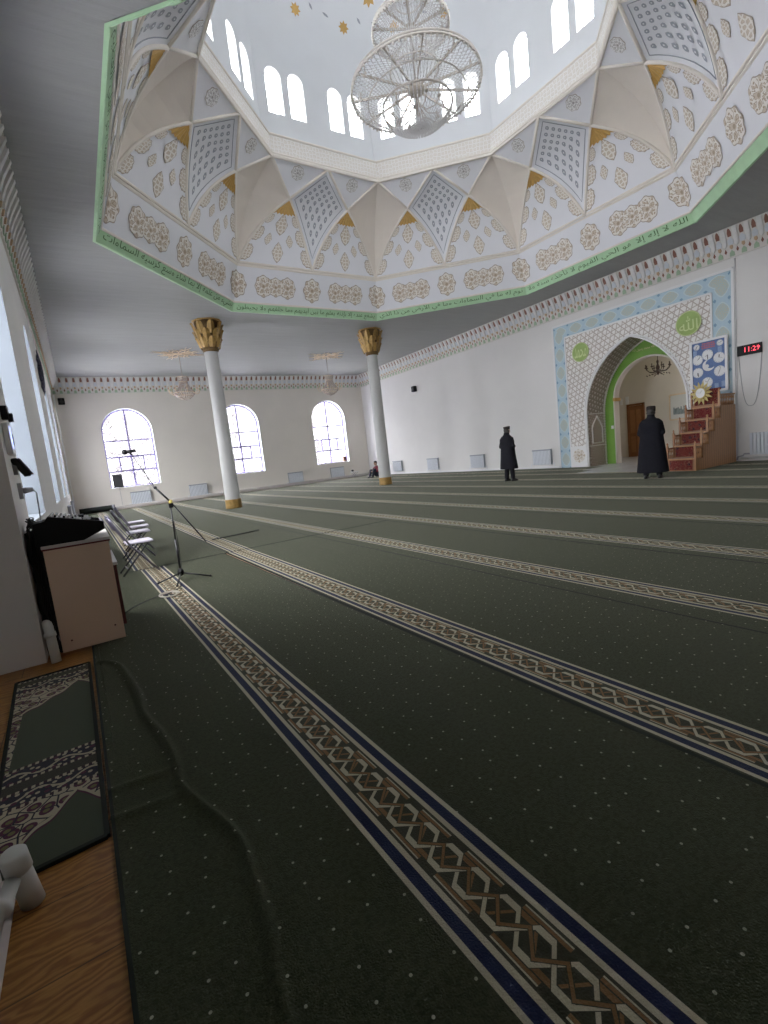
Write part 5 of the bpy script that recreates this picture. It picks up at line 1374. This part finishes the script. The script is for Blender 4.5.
def loft(mb, secs, n=28, p=2.4):
    """closed solid of superellipse sections (cx, cy, z, rx, ry)."""
    pts = []; fs = []
    for cx_, cy_, z, rx, ry in secs:
        for k in range(n):
            a = 2 * PI * k / n; c, s_ = math.cos(a), math.sin(a); e = 2 / p
            pts.append((cx_ + rx * abs(c) ** e * (1 if c > 0 else -1), cy_ + ry * abs(s_) ** e * (1 if s_ > 0 else -1), z))
    for j in range(len(secs) - 1):
        for k in range(n): fs.append((j * n + k, j * n + (k + 1) % n, (j + 1) * n + (k + 1) % n, (j + 1) * n + k))
    fs.append(tuple(reversed(range(n)))); fs.append(tuple((len(secs) - 1) * n + k for k in range(n)))
    mb.add(pts, fs)
def fuse(mb, name, mat, parent, voxel, smooth=6, tint=None):
    o = mb.build(name, [mat], None)
    r = o.modifiers.new('r', 'REMESH'); r.mode = 'VOXEL'; r.voxel_size = voxel; r.use_smooth_shade = True
    s = o.modifiers.new('s', 'SMOOTH'); s.iterations = smooth; s.factor = .5
    bpy.context.view_layer.update()
    me = bpy.data.meshes.new_from_object(o.evaluated_get(bpy.context.evaluated_depsgraph_get()))
    old = o.data; o.modifiers.clear(); o.data = me; bpy.data.meshes.remove(old)
    if not me.materials: me.materials.append(mat)
    for p in me.polygons: p.use_smooth = True
    if parent: o.parent = parent
    return o
def hand(mb, w, d, side, curl=.6, up=V3((0, 0, 1))):
    """hand from wrist w along d; palm plus four unequal bent fingers and a thumb leaving the side of the palm."""
    w = V3(w); d = V3(d).normalized(); up = (V3(up) - d * V3(up).dot(d)).normalized(); lat = d.cross(up) * side
    for q in (-.028, -.009, .010, .028): cap_(mb, w + d * .015 + lat * q * .7, w + d * .085 + lat * q, .015, .013, 8)
    for q, L in ((-.030, .062), (-.010, .078), (.011, .084), (.031, .074)):
        a = w + d * .088 + lat * q; b = a + (d * math.cos(curl * .5) - up * math.sin(curl * .5)) * L * .5; c = b + (d * math.cos(curl * 1.4) - up * math.sin(curl * 1.4)) * L * .33; e = c + (d * math.cos(curl * 2) - up * math.sin(curl * 2)) * L * .25
        chain(mb, [a, b, c, e], [.0095, .009, .008, .007])
    a = w + d * .025 + lat * .03; b = a + (d * .7 + lat * .7) * .04 - up * .01; c = b + (d * .95 + lat * .2) * .033 - up * .012
    chain(mb, [a, b, c], [.013, .011, .009])
def head(mb, c, f, up=V3((0, 0, 1))):
    c = V3(c); f = V3(f).normalized(); up = V3(up); r = f.cross(up).normalized()
    cap_(mb, c - f * .022 + up * .035, c + f * .020 + up * .030, .088, .080, 18)        # skull
    cap_(mb, c + f * .030 - up * .01, c + f * .040 - up * .075, .066, .046, 16)       # face and jaw
    cap_(mb, c + f * .100 + up * .008, c + f * .118 - up * .030, .010, .016, 8)        # nose
    cap_(mb, c + f * .088 - up * .060 - r * .016, c + f * .088 - up * .060 + r * .016, .009, .009, 8)      # lips
    cap_(mb, c + f * .085 + up * .024 - r * .04, c + f * .085 + up * .024 + r * .04, .011, .011, 8)      # brow
    cap_(mb, c + f * .072 - up * .098, c + f * .074 - up * .10, .024, .024, 8)        # chin
    for s in (-1, 1):
        cap_(mb, c + r * s * .082 + up * .015, c + r * s * .086 - up * .028, .017, .012, 8)      # ears
        cap_(mb, c + r * s * .045 + f * .062 - up * .022, c + r * s * .045 + f * .06 - up * .03, .026, .024, 8)
def eyes(c, f, parent):
    c = V3(c); f = V3(f).normalized(); r = f.cross(V3((0, 0, 1))).normalized()
    for s in (-1, 1): mb = MB(); mb.ball(tuple(c + f * .091 + r * s * .032 + V3((0, 0, .004))), .011, 8, 6); mb.build('eye', M['eye'], parent)
M['eye'] = plain('dark_eye', (.02, .016, .014), .2)
def papakha(parent, c, r0, r1, h, tilt=0.0):
    mb = MB(); mb.M = Matrix.Translation(c) @ Matrix.Rotation(tilt, 4, 'X')
    mb.lathe([(r0 - .006, -.005), (r0, .0), (r0 + .004, h * .3), (r1, h * .85), (r1 - .012, h), (r1 - .035, h - .006), (.0, h - .02)], n=28); return mb.build('hat', M['fur'], parent)
def standing(label, loc, rz, hem, spread, fold, coat_w=1.0, stride=.06):
    p = thing('person', label, 'person', loc, rz)
    f = V3((0, 1, 0)); hc = V3((0, .035, 1.625))
    L_ = {}
    mb = MB()
    chain(mb, [(0, 0, .95), (0, .01, 1.15), (0, 0, 1.33), (0, -.005, 1.42)], [.135, .125, .145, .115])
    cap_(mb, (-.12, 0, 1.38), (.12, 0, 1.38), .085, .085)
    chain(mb, [(0, -.01, 1.43), (0, .012, 1.53), (0, .02, 1.57)], [.062, .055, .055]); head(mb, hc, f)
    for s in (-1, 1):
        hip = (s * .09, 0, .93); kn = (s * (.09 + spread * .4), .025, .50); an = (s * (.09 + spread), -.02 + (stride if s > 0 else 0), .085)
        chain(mb, [hip, kn, an], [.088, .060, .042]); cap_(mb, an, (an[0] + s * .015, an[1] + .13, .035), .038, .03)
        sh = V3((s * .185, -.005, 1.405)); el = V3((s * .248, -.035, 1.135)); wr = V3((s * .085, .215, 1.07 + fold + (.03 if s > 0 else 0)))
        chain(mb, [sh, el, wr], [.055, .042, .030]); hand(mb, wr, (-s * .9, .25, -.05), s, .8, (0, 1, .2)); L_[s] = (sh, el, wr, an)
    fuse(mb, 'body', M['skin'], p, .0085, 3); eyes(hc, f, p)
    # trousers
    mb = MB()
    for s in (-1, 1):
        an = L_[s][3]; cap_(mb, (s * .09, 0, .90), (s * (.09 + spread * .4), .02, .5), .105, .085); cap_(mb, (s * (.09 + spread * .4), .02, .5), (an[0], an[1] - .005, .11), .085, .072)
    cap_(mb, (-.08, 0, .92), (.08, 0, .92), .115, .115); fuse(mb, 'trousers', M['trouser'], p, .016, 3)
    for s in (-1, 1):
        an = L_[s][3]; mb = MB(); d = s * .02
        loft(mb, [(an[0] + d * .5, an[1] + .055, .0, .050, .145), (an[0] + d * .5, an[1] + .055, .03, .052, .148), (an[0] + d * .4, an[1] + .045, .062, .046, .125), (an[0] + d * .2, an[1] + .0, .10, .045, .07), (an[0], an[1] - .01, .135, .042, .05)], 20); mb.build('shoe', M['shoe'], p)
    # coat: skirt, chest, shoulders and bent sleeves fused into one garment
    mb = MB(); k = coat_w; b = spread * .55
    secs = [(0, .005, hem, (.255 + b) * k, .20 * k), (0, .005, hem + .12, (.25 + b * .8) * k, .195 * k), (0, .0, .75, .225 * k + b * .3, .180 * k), (0, -.0, .95, .212 * k, .170 * k), (0, .005, 1.12, .200 * k, .158 * k), (0, -.01, 1.28, .218 * k, .160 * k), (0, -.018, 1.375, .208 * k, .145 * k), (0, -.018, 1.44, .172 * k, .12), (0, -.014, 1.495, .115, .095), (0, -.008, 1.54, .086, .084), (0, -.004, 1.565, .080, .080)]
    loft(mb, secs)
    for s in (-1, 1):
        sh, el, wr, an = L_[s]; chain(mb, [V3((s * .14, -.012, 1.41)), sh + V3((s * .0, 0, -.045)), el], [.080, .085, .072]); chain(mb, [el, wr + (el - wr) * .04], [.072, .056])
    fuse(mb, 'coat', M['coat'], p, .016, 5)
    mb = MB()       # stand-up collar
    mb.lathe([(.086, 1.52), (.092, 1.55), (.086, 1.585), (.076, 1.58)], (0, 0.0, 0), 22, cap=False); mb.build('collar', M['coat'], p)
    # hair: short back and sides below the hat
    mb = MB(); cap_(mb, hc + V3((0, -.034, .02)), hc + V3((0, -.036, -.045)), .090, .072, 16); cap_(mb, hc + V3((-.055, -.015, .0)), hc + V3((.055, -.015, .0)), .047, .047, 12); mb.build('hair', M['hair'], p)
    return p, hc
p1, hc = standing('man in black knee-length coat and fur hat standing by the plain wall', (11.86, 10.94, CT + .003), -PI / 2 - .02, .40, .02, .02, 1.16)
papakha(p1, hc + V3((0, -.004, .060)), .100, .110, .092, .10)
p2, hc = standing('man in long black robe and dark hat standing before the pulpit steps', (12.15, 6.46, CT + .003), -PI / 2 + .26, .15, .055, .10, 1.28, .03)
papakha(p2, hc + V3((0, .002, .040)), .098, .103, .128, -.10)

# seated figure
ps = thing('person', 'person in maroon jacket sitting on the carpet with knees drawn up', 'person', (14.62, 23.6, CT + .016), PI / 2 + .25)
hc = V3((0, .06, .80)); f = V3((0, 1, -.12))
mb = MB(); chain(mb, [(0, -.10, .13), (0, -.12, .30), (0, -.07, .48), (0, -.04, .56)], [.15, .135, .145, .11]); cap_(mb, (-.12, -.05, .54), (.12, -.05, .54), .085, .085)
chain(mb, [(0, -.03, .58), (0, .02, .70), (0, .03, .74)], [.062, .055, .055]); head(mb, hc, f)
J = {}
for s in (-1, 1):
    hip = (s * .10, -.04, .13); kn = (s * .13, .36, .46 if s < 0 else .40); an = (s * .12, .50, .07); chain(mb, [hip, kn, an], [.095, .062, .044]); cap_(mb, an, (an[0], an[1] + .14, .035), .04, .03)
    sh = V3((s * .185, -.05, .55)); el = V3((s * .26, .14, .36)); wr = V3((s * .06, .37, .34)); chain(mb, [sh, el, wr], [.055, .042, .03]); hand(mb, wr, (-s * .8, .4, 0), s, .8, (0, 1, .3)); J[s] = (hip, kn, an, sh, el, wr)
fuse(mb, 'body', M['skin'], ps, .009, 3); eyes(hc, f, ps)
mb = MB()
for s in (-1, 1): hip, kn, an, *_ = J[s]; chain(mb, [hip, kn, (an[0], an[1] - .01, .12)], [.125, .090, .072])
cap_(mb, (-.08, -.07, .13), (.08, -.07, .13), .135, .135); fuse(mb, 'trousers', M['navycloth'], ps, .016, 4)
mb = MB(); loft(mb, [(0, -.11, .10, .20, .165), (0, -.12, .22, .205, .165), (0, -.10, .38, .215, .165), (0, -.07, .50, .215, .145), (0, -.045, .58, .16, .11), (0, -.02, .64, .085, .085)])
for s in (-1, 1): hip, kn, an, sh, el, wr = J[s]; chain(mb, [V3((s * .16, -.055, .54)), sh, el, wr + (el - wr) * .1], [.085, .08, .068, .052])
fuse(mb, 'jacket', M['redcloth'], ps, .016, 5)
for s in (-1, 1):
    an = J[s][2]; mb = MB(); loft(mb, [(an[0], an[1] + .06, 0, .05, .15), (an[0], an[1] + .06, .03, .052, .15), (an[0], an[1] + .04, .07, .045, .11), (an[0], an[1], .12, .045, .055)], 18); mb.build('shoe', M['shoe'], ps)
mb = MB(); cap_(mb, hc + V3((0, -.03, .05)), hc + V3((0, .01, .055)), .096, .088, 18); cap_(mb, hc + V3((0, -.045, .02)), hc + V3((0, -.045, -.03)), .08, .065, 14); mb.build('hair', M['hairdark'], ps)
M_ = None
# ------------------------------------------------------------------ trees outside the windows
def bare_tree(label, loc, h, seed):
    rnd = random.Random(seed); t = thing('bare_tree', label, 'tree', loc, 0, 'bare trees outside the far windows')
    mb = MB(); mb.tube([(rnd.uniform(-.1, .1) * q, rnd.uniform(-.05, .05) * q, h * q / 6) for q in range(7)], [.22 - .025 * q for q in range(7)], 8); mb.build('trunk', M['bark'], t)
    mb = MB()
    for i in range(46):
        z = h * rnd.uniform(.15, .98); a = rnd.uniform(0, 2 * PI); L = (h - z) * .28 + .6; p = V3((0, 0, z)); d = V3((math.cos(a), math.sin(a), rnd.uniform(.3, 1.0))).normalized(); pts = [p]
        for q in range(4): d = (d + V3((rnd.uniform(-.3, .3), rnd.uniform(-.3, .3), rnd.uniform(-.35, .2)))).normalized(); pts.append(pts[-1] + d * L / 4)
        mb.tube(pts, [.07, .06, .045, .035, .02], 4)
        for q in (1, 2, 3):
            e = V3((rnd.uniform(-1, 1), rnd.uniform(-1, 1), rnd.uniform(-1.0, .4))).normalized(); mb.tube([pts[q], pts[q] + e * L * .25, pts[q] + e * L * .4 + V3((0, 0, -.2))], [.035, .028, .018], 3)
    mb.build('branch', M['bark'], t)['kind'] = 'stuff'
for i, (x, y, h, lb) in enumerate(((.6, 36, 9, 'bare tree behind the left half of the window with the black box'), (3.4, 38, 10, 'bare tree behind the right half of the window with the black box'), (9.4, 38, 9, 'bare tree outside the window beside the white column'), (17.2, 40, 6.5, 'bushy bare tree outside the window next to the corner'), (20.5, 44, 7.5, 'bare tree seen through the right panes of the corner window'), (-1.6, 42, 11, 'slim bare tree at the left edge of the window with the black box'), (2.0, 33, 10, 'slim bare tree in the middle of the window with the black box'), (5.0, 41, 11, 'slim bare tree at the right edge of the window with the black box'), (12.0, 42, 10, 'slim bare tree outside the right part of the window beside the white column'))):
    bare_tree(lb, (x, y, -1.2), h, 11 + i)

# ------------------------------------------------------------------ light: overcast sky through the windows, portals guide it
W = bpy.data.worlds.new('overcast_sky'); sc.world = W; W.use_nodes = True
nt = W.node_tree; nt.nodes.clear()
ot = nt.nodes.new('ShaderNodeOutputWorld'); bg = nt.nodes.new('ShaderNodeBackground'); tc = nt.nodes.new('ShaderNodeTexCoord'); sx = nt.nodes.new('ShaderNodeSeparateXYZ')
rp_ = nt.nodes.new('ShaderNodeValToRGB'); rp_.color_ramp.elements[0].position = .0; rp_.color_ramp.elements[0].color = (.955, .97, 1.0, 1); rp_.color_ramp.elements[1].position = .8; rp_.color_ramp.elements[1].color = (.985, .985, 1.0, 1)
nt.links.new(tc.outputs['Generated'], sx.inputs[0]); nt.links.new(sx.outputs[2], rp_.inputs[0]); nt.links.new(rp_.outputs[0], bg.inputs[0]); nt.links.new(bg.outputs[0], ot.inputs[0])
bg.inputs[1].default_value = 1.0
mr = nt.nodes.new('ShaderNodeMapRange'); mr.interpolation_type = 'SMOOTHSTEP'; mr.inputs[1].default_value = .09; mr.inputs[2].default_value = .32; mr.inputs[3].default_value = HORIZON; mr.inputs[4].default_value = SKY
mw = nt.nodes.new('ShaderNodeMapRange'); mw.interpolation_type = 'SMOOTHSTEP'; mw.inputs[1].default_value = -.45; mw.inputs[2].default_value = -.85; mw.inputs[3].default_value = HORIZON; mw.inputs[4].default_value = WEST
nt.links.new(sx.outputs[0], mw.inputs[0]); nt.links.new(mw.outputs[0], mr.inputs[3])      # sky brightness added on the side-window side to light the niche wall
nt.links.new(sx.outputs[2], mr.inputs[0]); nt.links.new(mr.outputs[0], bg.inputs[1])      # overcast sky: darker at the horizon than overhead
def portal(loc, d, sx_, sy_):
    l = bpy.data.lights.new('window_portal', 'AREA'); l.shape = 'RECTANGLE'; l.size = sx_; l.size_y = sy_; l.cycles.is_portal = True
    o = bpy.data.objects.new('window_portal', l); COL.objects.link(o); o.location = loc
    o.rotation_euler = V3(d).to_track_quat('-Z', 'Y').to_euler()
for (a, b, s_, zs, _) in WIN_B: portal(((a + b) / 2, YB + .48, (s_ + zs + (b - a) / 2) / 2), (0, -1, 0), b - a, zs + (b - a) / 2 - s_)
for (a, b, s_, zs, _) in WIN_L + WIN_H: portal((XL - .6, (a + b) / 2, (s_ + zs + (b - a) / 2) / 2), (1, 0, 0), b - a, zs + (b - a) / 2 - s_)
for k in range(8):
    f = dfn(k); p = f(0, Z4 + 1.3, .31); q = f(0, Z4 + 1.3, 0); portal(p, V3(q) - V3(p), 3.45, 1.45)
# added fill light, no fixture, for the small room behind the arch
l = bpy.data.lights.new('room_fill_light', 'POINT'); l.energy = 22; l.color = (1.0, .88, .76); l.shadow_soft_size = .25
o = bpy.data.objects.new('room_fill_light', l); COL.objects.link(o); o.location = (18.9, 8.2, 3.9)

# ------------------------------------------------------------------ camera
R_r = V3(CAM_R); R_u = V3(CAM_U); R_f = V3(CAM_F)
cd = bpy.data.cameras.new('camera'); cam = bpy.data.objects.new('camera', cd); COL.objects.link(cam)
mt = Matrix.Identity(4)
for i in range(3): mt[i][0] = R_r[i]; mt[i][1] = R_u[i]; mt[i][2] = -R_f[i]
mt[0][3], mt[1][3], mt[2][3] = 0, 0, 1.4
cam.matrix_world = mt; cd.sensor_fit = 'AUTO'; cd.sensor_width = 36; cd.lens = 474.494 * 36 / 1024; cd.clip_start = .05; cd.clip_end = 300
sc.camera = cam
sc.view_settings.view_transform = 'Standard'; sc.view_settings.look = 'None'; sc.view_settings.exposure = EXPO; sc.view_settings.gamma = 1.18
sc.cycles.max_bounces = 10; sc.cycles.diffuse_bounces = 5; sc.cycles.glossy_bounces = 2; sc.cycles.transparent_max_bounces = 24; sc.cycles.sample_clamp_indirect = 6.0; sc.cycles.caustics_reflective = False; sc.cycles.caustics_refractive = False
